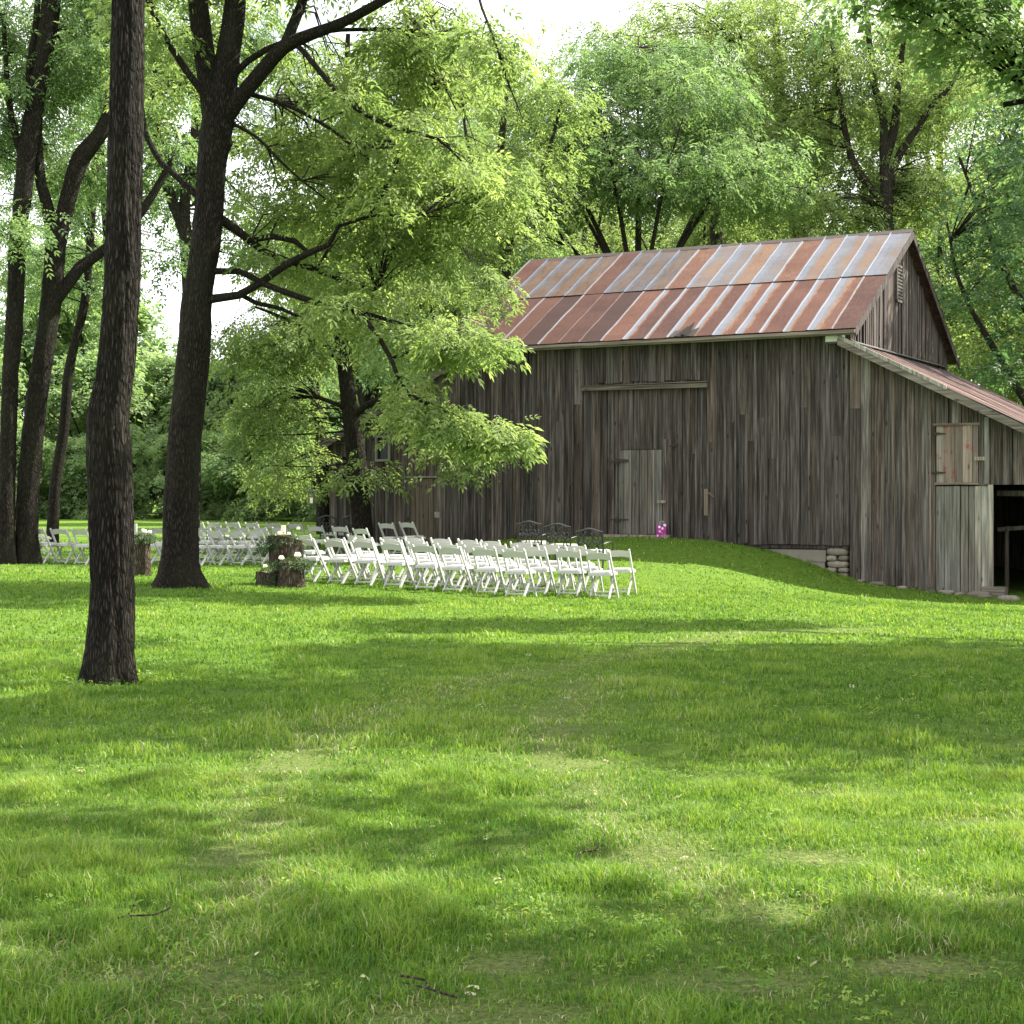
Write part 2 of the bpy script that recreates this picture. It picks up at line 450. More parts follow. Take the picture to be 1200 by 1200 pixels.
ctrl = []
def cp(px, py, Y): ctrl.append(P(px, py, Y))
for p in [(-6, 0, 0), (0, 0, 0), (6, 0, 0), (-4, 8, 0), (0, 8, 0), (4, 8, 0), (-3.6, 14.5, 0), (1, 14, 0), (6, 14, -.03), (-9, 18, .03), (0, 20, 0), (5, 20, -.03), (9, 20, -.12),
          (-6.1, 28.5, .13), (-3.9, 29, .14), (.16, 27.8, 0.0), (1.6, 28, -.02), (-3.6, 30.3, .17), (5, 28, -.12), (9, 28, -.3), (14, 26, -.35),
          (-10.7, 36, .26), (-13, 36, .27), (-6.2, 38, .16), (-4, 40, .33), (-2.3, 39, .38), (-8, 42, .32), (-12, 50, .42), (-20, 40, .3),
          (1.7, 33, .16), (1.07, 34.5, .25), (.47, 35.5, .28), (3.6, 34, .33), (-.5, 36, .34),
          (-14, 70, .6), (-25, 100, .85), (-10, 100, .85), (10, 100, .9), (40, 100, .7), (-60, 100, .8), (0, 160, 1.2), (-120, 160, 1.2), (120, 160, 1.2),
          (0, 60, .5), (15, 60, .2), (25, 45, -.2), (40, 30, -.5), (-40, 20, .2), (-40, 50, .4), (30, 0, -.3), (-30, 0, 0), (0, -30, 0), (60, -30, -.3), (-60, -30, 0), (80, 50, -.3)]:
    ctrl.append(p)
for x, z in [(-14, .42), (-12, .48), (-10, .62), (-8, .74), (-6, .8), (-4.2, .78), (-3, .7), (-2.3, .62), (-1.5, .45), (-.9, .27), (-.3, -.02), (.4, -.2), (1.5, -.28), (3, -.38), (5, -.42), (8, -.45)]:
    ctrl.append((*B(x, -.15), z))
for x, z in [(-4, .42), (-2, .3), (0, -.2), (2.5, -.4), (5, -.45)]:
    ctrl.append((*B(x, -3), z))
for x, z in [(-10, .6), (-4, .5), (0, .1), (4, -.4)]:
    ctrl.append((*B(x, 5), z)); ctrl.append((*B(x, 11), z))
ctrl = np.array(ctrl)
def _U(d2): return np.where(d2 > 0, 0.5 * d2 * np.log(d2 + 1e-12), 0)
def _fit(c):
    n = len(c); xy = c[:, :2] / 10
    K = _U(((xy[:, None] - xy[None]) ** 2).sum(-1)) + np.eye(n) * 0.02
    Pm = np.hstack([np.ones((n, 1)), xy]); A = np.block([[K, Pm], [Pm.T, np.zeros((3, 3))]])
    return xy, np.linalg.solve(A, np.concatenate([c[:, 2], np.zeros(3)]))
_xy, _wt = _fit(ctrl)
def ground_z(x, y):
    x = np.atleast_1d(np.asarray(x, float)); y = np.atleast_1d(np.asarray(y, float))
    out = np.empty(len(x))
    for i in range(0, len(x), 20000):
        q = np.stack([x[i:i + 20000], y[i:i + 20000]], -1) / 10
        out[i:i + 20000] = _U(((q[:, None] - _xy[None]) ** 2).sum(-1)) @ _wt[:-3] + _wt[-3] + q @ _wt[-2:]
    bump = (fbm(x * 0.9, y * 0.9, 3, 3) - .5) * .07 * np.clip(1.3 - y / 45, 0.25, 1)
    return np.clip(out, -1, 3) + bump
def gz(x, y): return float(ground_z([x], [y])[0])

def seg_dist(x, y, pts):
    d = np.full(len(x), 1e9)
    for (a, b), (c, e) in zip(pts[:-1], pts[1:]):
        vx, vy = c - a, e - b
        t = np.clip(((x - a) * vx + (y - b) * vy) / (vx * vx + vy * vy), 0, 1)
        d = np.minimum(d, np.hypot(x - a - t * vx, y - b - t * vy))
    return d
def flat(px, py):
    Y = EYE * FPX / (py - HOR); return ((px - 600) / FPX * Y, Y)
TRACKS = [[flat(*q) for q in [(1010, 735), (860, 742), (700, 775), (560, 800), (420, 840), (330, 900), (285, 960), (290, 1040), (240, 1140), (180, 1240)]],
          [flat(*q) for q in [(690, 800), (640, 860), (690, 930), (770, 1010), (880, 1060), (1010, 1090)]]]
SCUFF = [(flat(110, 1150), .55), (flat(500, 1190), .5), (flat(300, 960), .5), (flat(760, 1000), .5), (flat(960, 1010), .5), (flat(1110, 1050), .55), (flat(640, 1190), .4), (flat(300, 1040), .45),
         (flat(980, 930), .5), (flat(1150, 960), .5), (flat(870, 1150), .5), (flat(580, 1130), .35), (flat(40, 1120), .4), (flat(1080, 1130), .5)]
def wear(x, y):
    n = fbm(x * 1.6, y * 1.6, 11, 4)
    w_ = np.zeros(len(x))
    for tr in TRACKS: w_ = np.maximum(w_, .62 * np.exp(-(seg_dist(x, y, tr) / (0.16 + .012 * y)) ** 2))
    for (c, d), r in SCUFF: w_ = np.maximum(w_, .9 * np.exp(-(((x - c) / (r * .5)) ** 2 + ((y - d) / (r * .33)) ** 2)))
    w_ = np.maximum(w_, .5 * np.clip((n - .66) * 7, 0, 1) * np.clip(1.2 - y / 16, 0, 1))
    return np.clip(w_ * (.35 + 1.25 * fbm(x * 4, y * 4, 21, 3)), 0, 1)

def graded(lo, hi, fine_lo, fine_hi, step, grow=1.12):
    c = list(np.arange(fine_lo, fine_hi, step)); s = step
    while c[-1] < hi: s *= grow; c.append(c[-1] + s)
    s = step
    while c[0] > lo: s *= grow; c.insert(0, c[0] - s)
    return np.array(c)
gx = graded(-400, 400, -9, 11, .22); gy = graded(-60, 600, 3, 44, .22)
GX, GY = np.meshgrid(gx, gy); n_x, n_y = len(gx), len(gy)
gxx, gyy = GX.ravel(), GY.ravel()
i, j = np.meshgrid(np.arange(n_y - 1), np.arange(n_x - 1), indexing='ij')
a0 = (i * n_x + j).ravel()
gme = mesh_np('ground', np.stack([gxx, gyy, ground_z(gxx, gyy)], -1), [np.stack([a0, a0 + 1, a0 + n_x + 1, a0 + n_x], -1)],
              {'wear': ('POINT', wear(gxx, gyy)), 'near': ('POINT', np.clip(.75 - np.abs(gyy) / 22, 0, .6))}, True)
tag(link('ground', gme, M['ground']), kind='structure')

# ------------------------------------------------------------------ barn
barn = thing('barn', (CX, CY, 0), -TH, 'weathered grey board barn with rusted metal roof on a grassy bank', 'barn')
EAVE, RIDGE, DEP = 5.73, 8.4, 9.4
XL, XR = -10.04, 0.0
YR = DEP / 2

def boards(mb, x0, x1, zb, zt, y=0.0, wmin=.19, wmax=.29, th=.025, batten=.5, holes=(), face='front', seed=0, ragged=.05, tight=False):
    """vertical boards between x0 and x1; zb/zt give the foot and head; holes are (x0,x1,z0,z1). face 'front' looks to -y; 'side' swaps x and y"""
    r = random.Random(seed)
    x = x0
    def put(a, b, c, d, e, f, rnd):
        if face == 'front': mb.box(a, b, c, d, e, f, rnd)
        else: mb.box(-d, -c, a, b, e, f, rnd)         # outer face looks to +x
    def piece(a, b, z0, z1a, z1b, off, rnd, thick):
        if min(z1a, z1b) - z0 < .04: return
        v = [(xx, yy, zz) for (zza, zzb) in ((z0, z0), (z1a, z1b)) for yy in (y - thick + off, y + off) for xx, zz in ((a, zza), (b, zzb))]
        v = np.array(v)
        if face == 'side': v = np.stack([-v[:, 1], v[:, 0], v[:, 2]], -1)
        mb.hexa(v, rnd)
    edges = sorted(e for h in holes for e in h[:2] if x0 < e < x1)
    while x < x1 - .02:
        wd = min(r.uniform(wmin, wmax), x1 - x)
        for e in edges:
            if e > x + .012 and x + wd > e - .07: wd = e - x; break
        if x1 - (x + wd) < .08: wd = x1 - x
        g = -.001 if tight else r.choice((.004, .008, .012, .022)); a, b = x + g / 2, x + wd - g / 2
        off = r.uniform(-.016, .016); rnd = r.random()
        z0 = zb(.5 * (a + b)) + r.uniform(0, ragged); za, zc = zt(a), zt(b)
        cuts = [(z0, None)]
        spans = [[z0, za, zc, True]]
        for (hx0, hx1, hz0, hz1) in holes:
            if .5 * (a + b) > hx0 and .5 * (a + b) < hx1:
                new = []
                for s0, s1a, s1b, top in spans:
                    if hz0 > s0: new.append([s0, min(hz0, s1a), min(hz0, s1b), False])
                    if hz1 < max(s1a, s1b): new.append([max(hz1, s0), s1a, s1b, top])
                spans = new
        for s0, s1a, s1b, top in spans:
            # now and then a board is pieced from two lengths
            if s1a - s0 > 2.6 and r.random() < .25:
                m = s0 + (s1a - s0) * r.uniform(.35, .75)
                piece(a, b, s0, m - .004, m - .004, off, rnd, th); piece(a, b, m, s1a, s1b, off + .004, r.random(), th)
            else: piece(a, b, s0, s1a, s1b, off, rnd, th)
            if r.random() < batten:
                c = b; bw = r.uniform(.018, .034)
                ok = all(not (c + bw > hx0 and c - bw < hx1) for (hx0, hx1, _, _) in holes)
                if ok and c + bw < x1: piece(c - bw, c + bw, s0 + r.uniform(0, .08), min(s1a, s1b) - .01 - (0 if r.random() < .7 else r.uniform(.5, 2)), min(s1a, s1b) - .01, -.022 - .022, .35 + .65 * r.random(), .02)
        x += wd
    return mb

def smoothstep(a, b, x): t = min(1, max(0, (x - a) / (b - a))); return t * t * (3 - 2 * t)

# main front wall; the wide door bay is left open in it and closed by its own leaf
dx0, rz = wall(683, 457); dx1, _ = wall(829, 457)
bay = (dx0, dx1, -1, rz)
fw = boards(MB(), XL, XR, lambda x: .60 if x < -2.6 else .64, lambda x: EAVE - .08, seed=3, holes=[bay], ragged=.03, batten=.85)
fw.build('front_wall', M['wood_wall'], barn)
gw = boards(MB(), 0.03, DEP, lambda x: .7, lambda y: EAVE - .1 + (RIDGE - EAVE - .1) * (1 - abs(y - YR) / YR), face='side', seed=5, y=0.0)
gw.build('gable_wall', M['wood_wall'], barn)
lw = boards(MB(), 0.03, DEP, lambda x: .3, lambda y: EAVE - .1 + (RIDGE - EAVE - .1) * (1 - abs(y - YR) / YR), face='side', seed=6, y=-XL - .02, batten=0)
lw.build('end_wall', M['wood_wall'], barn)
bw = boards(MB(), XL, XR + 6.2, lambda x: -.6, lambda x: EAVE - .1 if x < 0 else 5.0 - .51 * x, y=DEP + .03, seed=7, wmin=.3, wmax=.5, batten=0, tight=True)
bw.build('rear_wall', M['wood_wall'], barn)

# wide sliding door leaf of many boards, with the small wicket door cut in it
wx0, wz1 = wall(724, 527); wx1, wz0 = wall(776, 626)
dz0 = .66
sd = boards(MB(), dx0 + .01, dx1 - .01, lambda x: dz0, lambda x: rz - .02, y=.035, seed=12, holes=[(wx0, wx1, wz0 - .1, wz1)], batten=.35, wmin=.16, wmax=.26, ragged=.02)
sdo = sd.build('wide_door', M['wood_wall'], barn)
rail = MB(); rail.bar((dx0 - .02, -.07, rz + .02), (dx1 + .03, -.07, rz - .0), .07, .1, .08); rail.box(dx0 - .02, dx1 + .03, -.12, -.03, rz + .075, rz + .095, .4)
rail.build('door_rail', M['wood_beam'], sdo)
lt = MB(); qx, qz = wall(831, 583); lt.bar((qx, -.03, qz + .12), (qx + .14, -.06, qz), .03, .03); lt.box(qx - .11, qx - .02, -.045, -.012, qz - .42, qz + .2, .9)
lt.build('door_hook', M['wood_shed'], sdo)
wd = boards(MB(), wx0 + .012, wx1 - .012, lambda x: wz0, lambda x: wz1 - .015, y=.028, seed=31, batten=0.1, wmin=.15, wmax=.24, ragged=.0)
wdo = wd.build('wicket_door', M['wood_door'], barn)
for py in (541, 609):
    hx, hz = wall(726, py); h = MB()
    h.hexa(np.array([(x, y, z) for (z) in (0, 1) for y in (-.035, -.018) for x, z in ((hx - .3, hz - .02 + .04 * z), (hx + .25, hz - .012 + .024 * z))]), .3)
    h.box(hx - .10, hx - .02, -.042, -.018, hz - .07, hz + .045, .2)
    h.build('hinge', M['iron'], wdo)
lx, lz = wall(776, 588); l_ = MB(); l_.box(lx - .12, lx + .11, -.05, -.02, lz - .03, lz + .035, .9, Matrix.Translation((0, 0, 0))); l_.build('latch', M['wood_hatch'], wdo)
st = MB(); a_, az = wall(710, 629); b_, bz = wall(786, 632); st.box(a_, b_, -.18, -.01, .74, .855, .8); st.build('sill_board', M['wood_pale'], barn)
# stray iron strap on the wall
ix, iz = wall(790, 522); im = MB(); im.bar((ix - .1, -.03, iz - .02), (ix + .1, -.03, iz + .03), .02, .05); im.build('iron_strap', M['iron'], barn)
# boarded-over opening above the rail
ox0, oz0 = wall(700, 455); ox1, _ = wall(822, 455)
bo = boards(MB(), ox0, ox1, lambda x: rz + .11, lambda x: EAVE - .14, y=-.04, seed=15, batten=0.3, wmin=.17, wmax=.25); bo.build('boarded_opening', M['wood_wall'], barn)

# roof: two courses of standing-seam sheets
RX0, RX1, OH = -10.5, .27, .42
def roof_sheets(name, x0, x1, n, line0, line1, rusts, mat, parent, seam=.012, seed=0, wob=.012, ripple=None):
    """sheets between two lines (y,z) at the low and the high end; one mesh"""
    r = random.Random(seed); V, F, U, RU, ED, SH = [], [], [], [], [], []
    m = 10; nv = 0
    dy, dz = line1[0] - line0[0], line1[1] - line0[1]; L = math.hypot(dy, dz); ny, nz = -dz / L, dy / L
    if nz < 0: ny, nz = -ny, -nz
    prof = [(0, 0), (.006, seam), (.05, seam), (.075, .002), (.3, 0), (.55, 0.002), (.8, 0), (.97, .002), (1.0, .0)]
    for k in range(n):
        a = x0 + (x1 - x0) * k / n; b = x0 + (x1 - x0) * (k + 1) / n
        ru, ed, sh = rusts(k)
        lift = r.uniform(0, .006); lo = -r.uniform(0, .02)
        for j in range(m + 1):
            t = lo / L + (1 - lo / L) * j / m
            for u, h in prof:
                x = a + (b - a) * u
                hh = h + lift + wob * (math.sin(x * 2.1 + j * .9 + seed) * .5 + math.sin(j * 1.7 + k * 2.3) * .4) * (1 if 0 < j < m else .5)
                y, z = line0[0] + dy * t + ny * hh, line0[1] + dz * t + nz * hh
                V.append((x, y, z)); U.append(u); RU.append(ru); ED.append(ed); SH.append(sh)
        q = len(prof)
        for j in range(m):
            for i_ in range(q - 1):
                F.append((nv + j * q + i_, nv + j * q + i_ + 1, nv + (j + 1) * q + i_ + 1, nv + (j + 1) * q + i_))
        nv += (m + 1) * q
    me = mesh_np(name, np.array(V), [np.array(F)], {'u': ('POINT', U), 'rust': ('POINT', RU), 'edge': ('POINT', ED), 'sheet': ('POINT', SH)})
    return link(name, me, mat, parent)

slope = (RIDGE - EAVE) / YR
def rline(y): return (y, RIDGE - slope * abs(y - YR))
ymid = YR * .47
rr = random.Random(4)
def low_rust(k):
    if k < 8: return (rr.uniform(.72, 1.15), rr.choice((.02, .03, .08)), .35)
    return (rr.uniform(.62, .98), rr.choice((.06, .16, .26, .34, .46)), .1)
def up_rust(k):
    if k in (0, 5): return (.75, .08, .5)
    if k in (9, 14): return (.58, .10, .2)
    if k < 9: return (rr.uniform(.22, .42), .2, 1.0)
    return (rr.uniform(.2, .42), rr.choice((.2, .35, .5)), .35)
roof = roof_sheets('roof', RX0, RX1, 19, rline(-OH), rline(ymid + .12), low_rust, M['roof'], barn, seed=1)
ru2 = roof_sheets('upper_sheets', RX0, RX1, 19, (ymid, rline(ymid)[1] + .022), (YR, RIDGE + .022), up_rust, M['roof'], roof, seed=2)
rr_ = roof_sheets('rear_slope', RX0, RX1, 19, rline(DEP + OH), (YR, RIDGE), lambda k: (.8, .1, .3), M['roof'], roof, seed=3)
sub = MB()
for sgn, (ya, za), (yb, zb_) in ((1, rline(-OH + .05), (YR, RIDGE)), (1, rline(DEP + OH - .05), (YR, RIDGE))):
    v = [(x, y, z - .03 - d) for d in (.035, 0) for (y, z) in ((ya, za), (yb, zb_)) for x in (RX0 + .03, RX1 - .03)]
    sub.hexa(np.array(v), .25)
sub.build('roof_decking', M['wood_wall'], roof)
rc = MB()
for k in range(8):
    xa, xb = RX0 + (RX1 - RX0) * k / 8 - .02, RX0 + (RX1 - RX0) * (k + 1) / 8
    dzz = .04 + .008 * (k % 2)
    v = [(x, y, z) for (x) in (xa, xb) for (y, z) in ((YR - .17, RIDGE - .11 + dzz), (YR, RIDGE + dzz), (YR + .17, RIDGE - .11 + dzz))]
    rc.add(v, [np.array([(0, 3, 4, 1), (1, 4, 5, 2)])], .2 + .5 * rr.random())
rc.build('ridge_cap', M['iron'], roof)
for xx in (RX1 - .03, RX0):
    for a, b in ((rline(-OH), (YR, RIDGE)), (rline(DEP + OH), (YR, RIDGE))):
        v = [(x, y, z + h) for h in (-.20, -.015) for (y, z) in (a, b) for x in (xx, xx + .03)]
        MB().hexa(np.array(v), .3).build('rake_board', M['wood_wall'], roof)
gt = MB(); gy_, gz_ = rline(-OH)
gt.box(RX0 - .05, RX1 - .05, gy_ - .03, gy_ + .02, gz_ - .15, gz_ - .035, .75); gt.bar((RX0 - .1, gy_ - .06, gz_ - .075), (RX1, gy_ - .06, gz_ - .075), .055, .07, .9)
gt.build('eave_beam', M['wood_beam'], roof)
# the lifted, torn sheet corner
tx, tz = wall(806, 388); cs = MB()
for k, (lx_, h1, h2) in enumerate(((-.30, .03, .05), (-.16, .05, .16), (0.0, .10, .24), (.12, .04, .1))):
    y0, z0 = rline(-OH - .05); y1, z1 = rline(-OH + .22)
    v = [(tx + lx_, y0, z0 + h1), (tx + lx_ + .2, y0 + .01, z0 + .03), (tx + lx_ + .26, y1, z1 + h2), (tx + lx_ + .06, y1, z1 + .05)]
    cs.add(np.array(v + [(a, b, c - .012) for a, b, c in v]), [np.array([(0, 1, 2, 3), (4, 7, 6, 5), (0, 4, 5, 1), (1, 5, 6, 2), (2, 6, 7, 3), (3, 7, 4, 0)])], .3)
cs.build('torn_sheet', M['iron'], roof)
# flood lamp box under the right end of the eave
fx, fz = wall(981, 396); fl = MB(); fl.box(fx - .18, fx + .2, -.30, -.05, fz - .12, fz + .10, .5); fl.build('lamp_box', M['white_paint'], barn)
fr = MB(); fr.box(fx - .2, fx + .22, -.33, -.302, fz - .14, fz - .11, .5); fr.build('lamp_rim', M['louver'], bpy.data.objects['lamp_box'])
# small louvred window high in the gable
gwn = MB()
wy, wz_ = 4.15, 7.02
for a, b, c, d in ((-.30, -.24, -.46, .46), (.24, .30, -.46, .46), (-.30, .30, .40, .46), (-.30, .30, -.46, -.40)):
    gwn.box(.036, .085, wy + a, wy + b, wz_ + c, wz_ + d, .9)
gwo = gwn.build('gable_window', M['wood_leanto'], barn)
pn = MB(); pn.box(.03, .045, wy - .24, wy + .24, wz_ - .4, wz_ + .4); pn.build('pane', M['glass_dark'], gwo)
sl = MB()
for k in range(9):
    z = wz_ - .36 + k * .085
    sl.box(.05, .075, wy - .235, wy + .235, z, z + .05, .7)
sl.build('slats', M['louver'], gwo)

# lean-to on the right
LX = 6.4
def lroof(x): return 5.2 - .51 * x
ox, oz = wall(1161, 568)
hx0, hz1 = wall(1097, 497); hx1, hz0 = wall(1147, 568)
lw2 = boards(MB(), .012, LX - .2, lambda x: -.26 - .05 * x, lambda x: lroof(x) - .06, seed=122, y=.0, holes=[(ox, LX - .7, -2, oz), (hx0, hx1, hz0, hz1), (hx0 - .01, ox, -2, hz0 - .02)], wmin=.22, wmax=.29, batten=.85, ragged=.06)
lwo = lw2.build('lean_to_wall', M['wood_leanto'], barn)
pl = boards(MB(), hx0, ox - .01, lambda x: -.42, lambda x: hz0 - .03, seed=24, y=-.004, wmin=.13, wmax=.2, batten=.0, ragged=.08)
pl.build('bleached_panel', M['wood_pale'], lwo)
ew = boards(MB(), 0.1, DEP, lambda y: -.6, lambda y: lroof(LX - .2) - .05, face='side', seed=26, y=-(LX - .2), batten=.2, tight=True); ew.build('outer_wall', M['wood_leanto'], barn)
ht = boards(MB(), hx0 + .01, hx1 - .01, lambda x: hz0 + .05, lambda x: hz1 - .05, seed=28, y=.0, batten=0, wmin=.16, wmax=.24, ragged=0)
hto = ht.build('hatch', M['wood_hatch'], barn)
tb = MB(); tb.box(hx0 - .06, hx1 + .03, -.055, -.0, hz1 - .05, hz1 + .01, .8); tb.build('batten', M['wood_beam'], hto); tb = MB(); tb.box(hx0 - .03, hx1 + .01, -.06, -.0, hz0 - .0, hz0 + .05, .8); tb.build('batten', M['wood_beam'], hto)
for f_ in (.84, .2):
    z = hz0 + (hz1 - hz0) * f_; h = MB()
    h.hexa(np.array([(x, y, z + q * s_) for s_ in (-1, 1) for y in (-.045, -.028) for x, q in ((hx0 - .02, .035), (hx0 + .22, .008))]), .3)
    h.box(hx0 - .16, hx0 - .02, -.05, -.036, z - .02, z + .02, .2); h.build('hinge', M['iron'], hto)
lt2 = MB(); z = hz0 + (hz1 - hz0) * .42; lt2.box(hx1 - .08, hx1 + .18, -.07, -.03, z - .035, z + .045, .95); lt2.build('latch', M['wood_pale'], hto)
jb = MB(); jb.box(ox - .045, ox + .05, -.05, .06, -.45, oz + .0, .9); jb.box(ox - .12, ox - .03, -.06, -.026, oz + .02, lroof(ox) - .15, .3); jb.build('door_post', M['wood_pale'], barn)
lr = MB()
rn = random.Random(9)
lro = roof_sheets('lean_to_roof', -.36, DEP + .3, 18, (LX, lroof(LX) + .05), (-.0, lroof(0) + .05), lambda k: (rn.uniform(.42, .66), .12, 0), M['roof'], barn, seed=5, wob=.01)
# the sheets were laid out along y: turn them so that they run down towards +x
co = np.empty(len(lro.data.vertices) * 3, np.float32); lro.data.vertices.foreach_get('co', co); co = co.reshape(-1, 3)[:, [1, 0, 2]].copy()
lro.data.vertices.foreach_set('co', co.ravel()); lro.data.flip_normals(); lro.data.update()
dk = MB(); v = [(x, y, lroof(x) + d) for d in (-.03, .02) for y in (-.33, DEP + .28) for x in (.04, LX - .04)]; dk.hexa(np.array(v), .3); dk.build('decking', M['wood_wall'], lro)
fb = MB(); v = [(x, y, lroof(x) + d) for d in (-.15, .035) for y in (-.385, -.345) for x in (-.16, LX)]; fb.hexa(np.array(v), .85); fb.build('rake_board', M['wood_beam'], lro)
fs = MB(); v = [(x, y, lroof(x) + d) for d in (.0, .09) for y in (-.40, -.34) for x in (-.16, 2.25)]; fs.hexa(np.array(v), .97); fs.build('edge_trim', M['wood_pale'], lro)
fsh = MB(); v = [(x, y, z) for z in (0, 1) for y in (.02, DEP - .2) for x, z in ((.035, lroof(.03) + .07 + .02 * z), (.16, lroof(.16) + .075 + .02 * z))]; fsh.hexa(np.array(v), .4); fsh.build('flashing', M['louver'], lro)
# floor and fittings inside the lean-to
fi = MB(); fi.box(.2, LX - .3, .1, DEP - .1, -.62, -.40, .4); fi.build('earth_floor', M['dirt'], barn)
ir = MB(); ir.bar((ox - .1, 1.2, 1.02), (ox + 1.1, 1.4, 1.12), .1, .09, .6); ir.box(ox + .05, ox + .13, 1.25, 1.33, -.42, 1.1, .4); ir.box(ox + 1.0, ox + 1.08, 1.4, 1.48, -.42, 1.2, .4); ir.build('pen_rail', M['wood_wall'], barn)
hd = MB(); hd.bar((ox + .02, .6, oz - .18), (LX - .3, .6, oz - .22), .1, .12, .2); hd.build('lintel_beam', M['wood_wall'], barn)

# foundation where the bank falls away
f0, _ = wall(884, 640); f1, fb_ = wall(967, 676)
fo = MB(); fo.box(XL, f0 + .05, .05, .3, -.2, .62, .4); fo.box(f0, f1, .04, .3, .28, .55, .75); fo.box(f0, f1 - .03, .055, .3, -.35, .272, .35); fo.build('foundation', M['concrete'], barn)
sb = MB(); sb.bar((XL, .1, .60), (XR - .02, .1, .615), .16, .08, .1); sb.build('sill_beam', M['wood_wall'], barn)
pr = MB(); rs = random.Random(12); zc = -.34
while zc < .52:
    h = rs.uniform(.10, .19) if zc > -.1 else .26
    cnt = rs.choice((1, 2)); xx = f1
    for q in range(cnt):
        ww = (XR - .015 - f1) / cnt
        pr.ball((xx + ww / 2, .13, zc + h / 2), 1, rs.random(), 12, 9, (ww * .53, .17, h * .58), .16, int(zc * 97) + q + 50)
        xx += ww
    zc += h * .95
pr.build('stone_pier', M['stone'], barn, True)

# shed wing on the left, under its own slope
SX0, SX1 = -14.05, XL - .012
def sroof(x): return 5.2 + .51 * (x - XL)
swx0, swz1 = wall(443, 513); swx1, swz0 = wall(456, 538)
sdx0, sdz1 = wall(481, 560); sdx1, _ = wall(512, 560)
sw = boards(MB(), SX0, SX1, lambda x: .2, lambda x: sroof(x) - .05, seed=41, holes=[(swx0, swx1, swz0, swz1), (sdx0, sdx1, -1, sdz1)], wmin=.2, wmax=.3, batten=.6)
swo = sw.build('shed_wall', M['wood_leanto'], barn)
so = boards(MB(), 0.1, DEP, lambda y: .1, lambda y: sroof(SX0) - .05, face='side', seed=43, y=-SX0 - .03, batten=.1); so.build('shed_outer_wall', M['wood_leanto'], barn)
sdr = boards(MB(), sdx0 + .01, sdx1 - .01, lambda x: .25, lambda x: sdz1 - .015, y=.02, seed=44, batten=0, wmin=.12, wmax=.16)
sdro = sdr.build('shed_door', M['wood_shed'], barn)
kx, kz = wall(514, 603); kk = MB(); kk.box(kx - .1, kx + .08, -.05, -.02, kz - .08, kz + .07, .9); kk.build('latch', M['wood_pale'], sdro)
hd2 = MB(); hd2.box(sdx0 - .08, sdx1 + .02, -.06, -.03, sdz1 - .0, sdz1 + .04, .9); hd2.build('door_head', M['wood_pale'], sdro)
wf = MB()
for a, b, c, d in ((swx0 - .06, swx0, swz0 - .06, swz1 + .06), (swx1, swx1 + .06, swz0 - .06, swz1 + .06), (swx0, swx1, swz1, swz1 + .06), (swx0, swx1, swz0 - .06, swz0)):
    wf.box(a, b, -.065, -.03, c, d, .85)
wfo = wf.build('shed_window', M['wood_pale'], barn)
wp = MB(); wp.box(swx0 + .005, swx1 - .005, .03, .045, swz0, swz1); wp.build('pane', M['glass_dark'], wfo)
sr = roof_sheets('shed_roof', -.36, DEP + .3, 18, (SX0 - .3, sroof(SX0 - .3) + .05), (XL, sroof(XL) + .05), lambda k: (rn.uniform(.6, .95), .1, .2), M['roof'], barn, seed=8)
co = np.empty(len(sr.data.vertices) * 3, np.float32); sr.data.vertices.foreach_get('co', co); co = co.reshape(-1, 3)[:, [1, 0, 2]].copy()
sr.data.vertices.foreach_set('co', co.ravel()); sr.data.flip_normals(); sr.data.update()
v = [(x, y, sroof(x) + d) for d in (-.16, .035) for y in (-.39, -.345) for x in (SX0 - .3, XL)]; fb2 = MB(); fb2.hexa(np.array(v), .3); fb2.build('rake_board', M['wood_beam'], sr)
dk = MB(); v = [(x, y, sroof(x) + d) for d in (-.03, .02) for y in (-.33, DEP + .28) for x in (SX0 - .26, XL - .04)]; dk.hexa(np.array(v), .3); dk.build('decking', M['wood_wall'], sr)

# ------------------------------------------------------------------ loose stones and sill block by the opening
def stone(x, y, s, label, seed, sq=(1.25, .85, .36)):
    z = gz(x, y)
    m = MB(); s *= .85; m.ball((0, 0, s * sq[2] * .3), s, (seed * .37) % 1, 12, 9, sq, .22, seed)
    o = m.build('stone', M['stone'], None, True); o.location = (x, y, z); o.rotation_euler = (0, 0, seed * 1.3)
    return tag(o, label, 'stone', 'loose stones along the foot of the lean-to')
STN = [(1150, .26, -.28, 'flat pale stone at the foot of the bleached boards beside the doorway, the widest one'), (1128, .15, -.3, 'small rounded stone left of the widest stone at the lean-to foot'), (1112, .2, -.26, 'pale slanting stone under the hatch boards of the lean-to'),
       (1094, .11, -.28, 'little grey stone just left of the slanting pale one'), (1060, .16, -.2, 'low stone half sunk in grass midway along the lean-to wall'), (1030, .19, -.18, 'flat stone in the grass nearer the stone pier along the lean-to foot'), (1012, .13, -.18, 'small stone closest to the stone pier at the lean-to foot'),
       (1190, .24, -.75, 'flat stone slab lying in front of the dark doorway'), (1160, .17, -.5, 'stone lying just before the doorway post, below the widest stone')]
for k, (px, s, yo, lab) in enumerate(STN):
    x, _ = wall(px, 690); stone(*B(x, yo), s, lab, 60 + k)
bx, _ = wall(1166, 690); bp = B(bx, -.02)
blk = MB(); blk.box(-.24, .24, -.16, .16, -.05, .2, .6); o = blk.build('sill_block', M['wood_beam']); o.location = (*bp, gz(*bp)); o.rotation_euler = (0, 0, -TH)
tag(o, 'short weathered timber block on the ground at the doorway post', 'block')

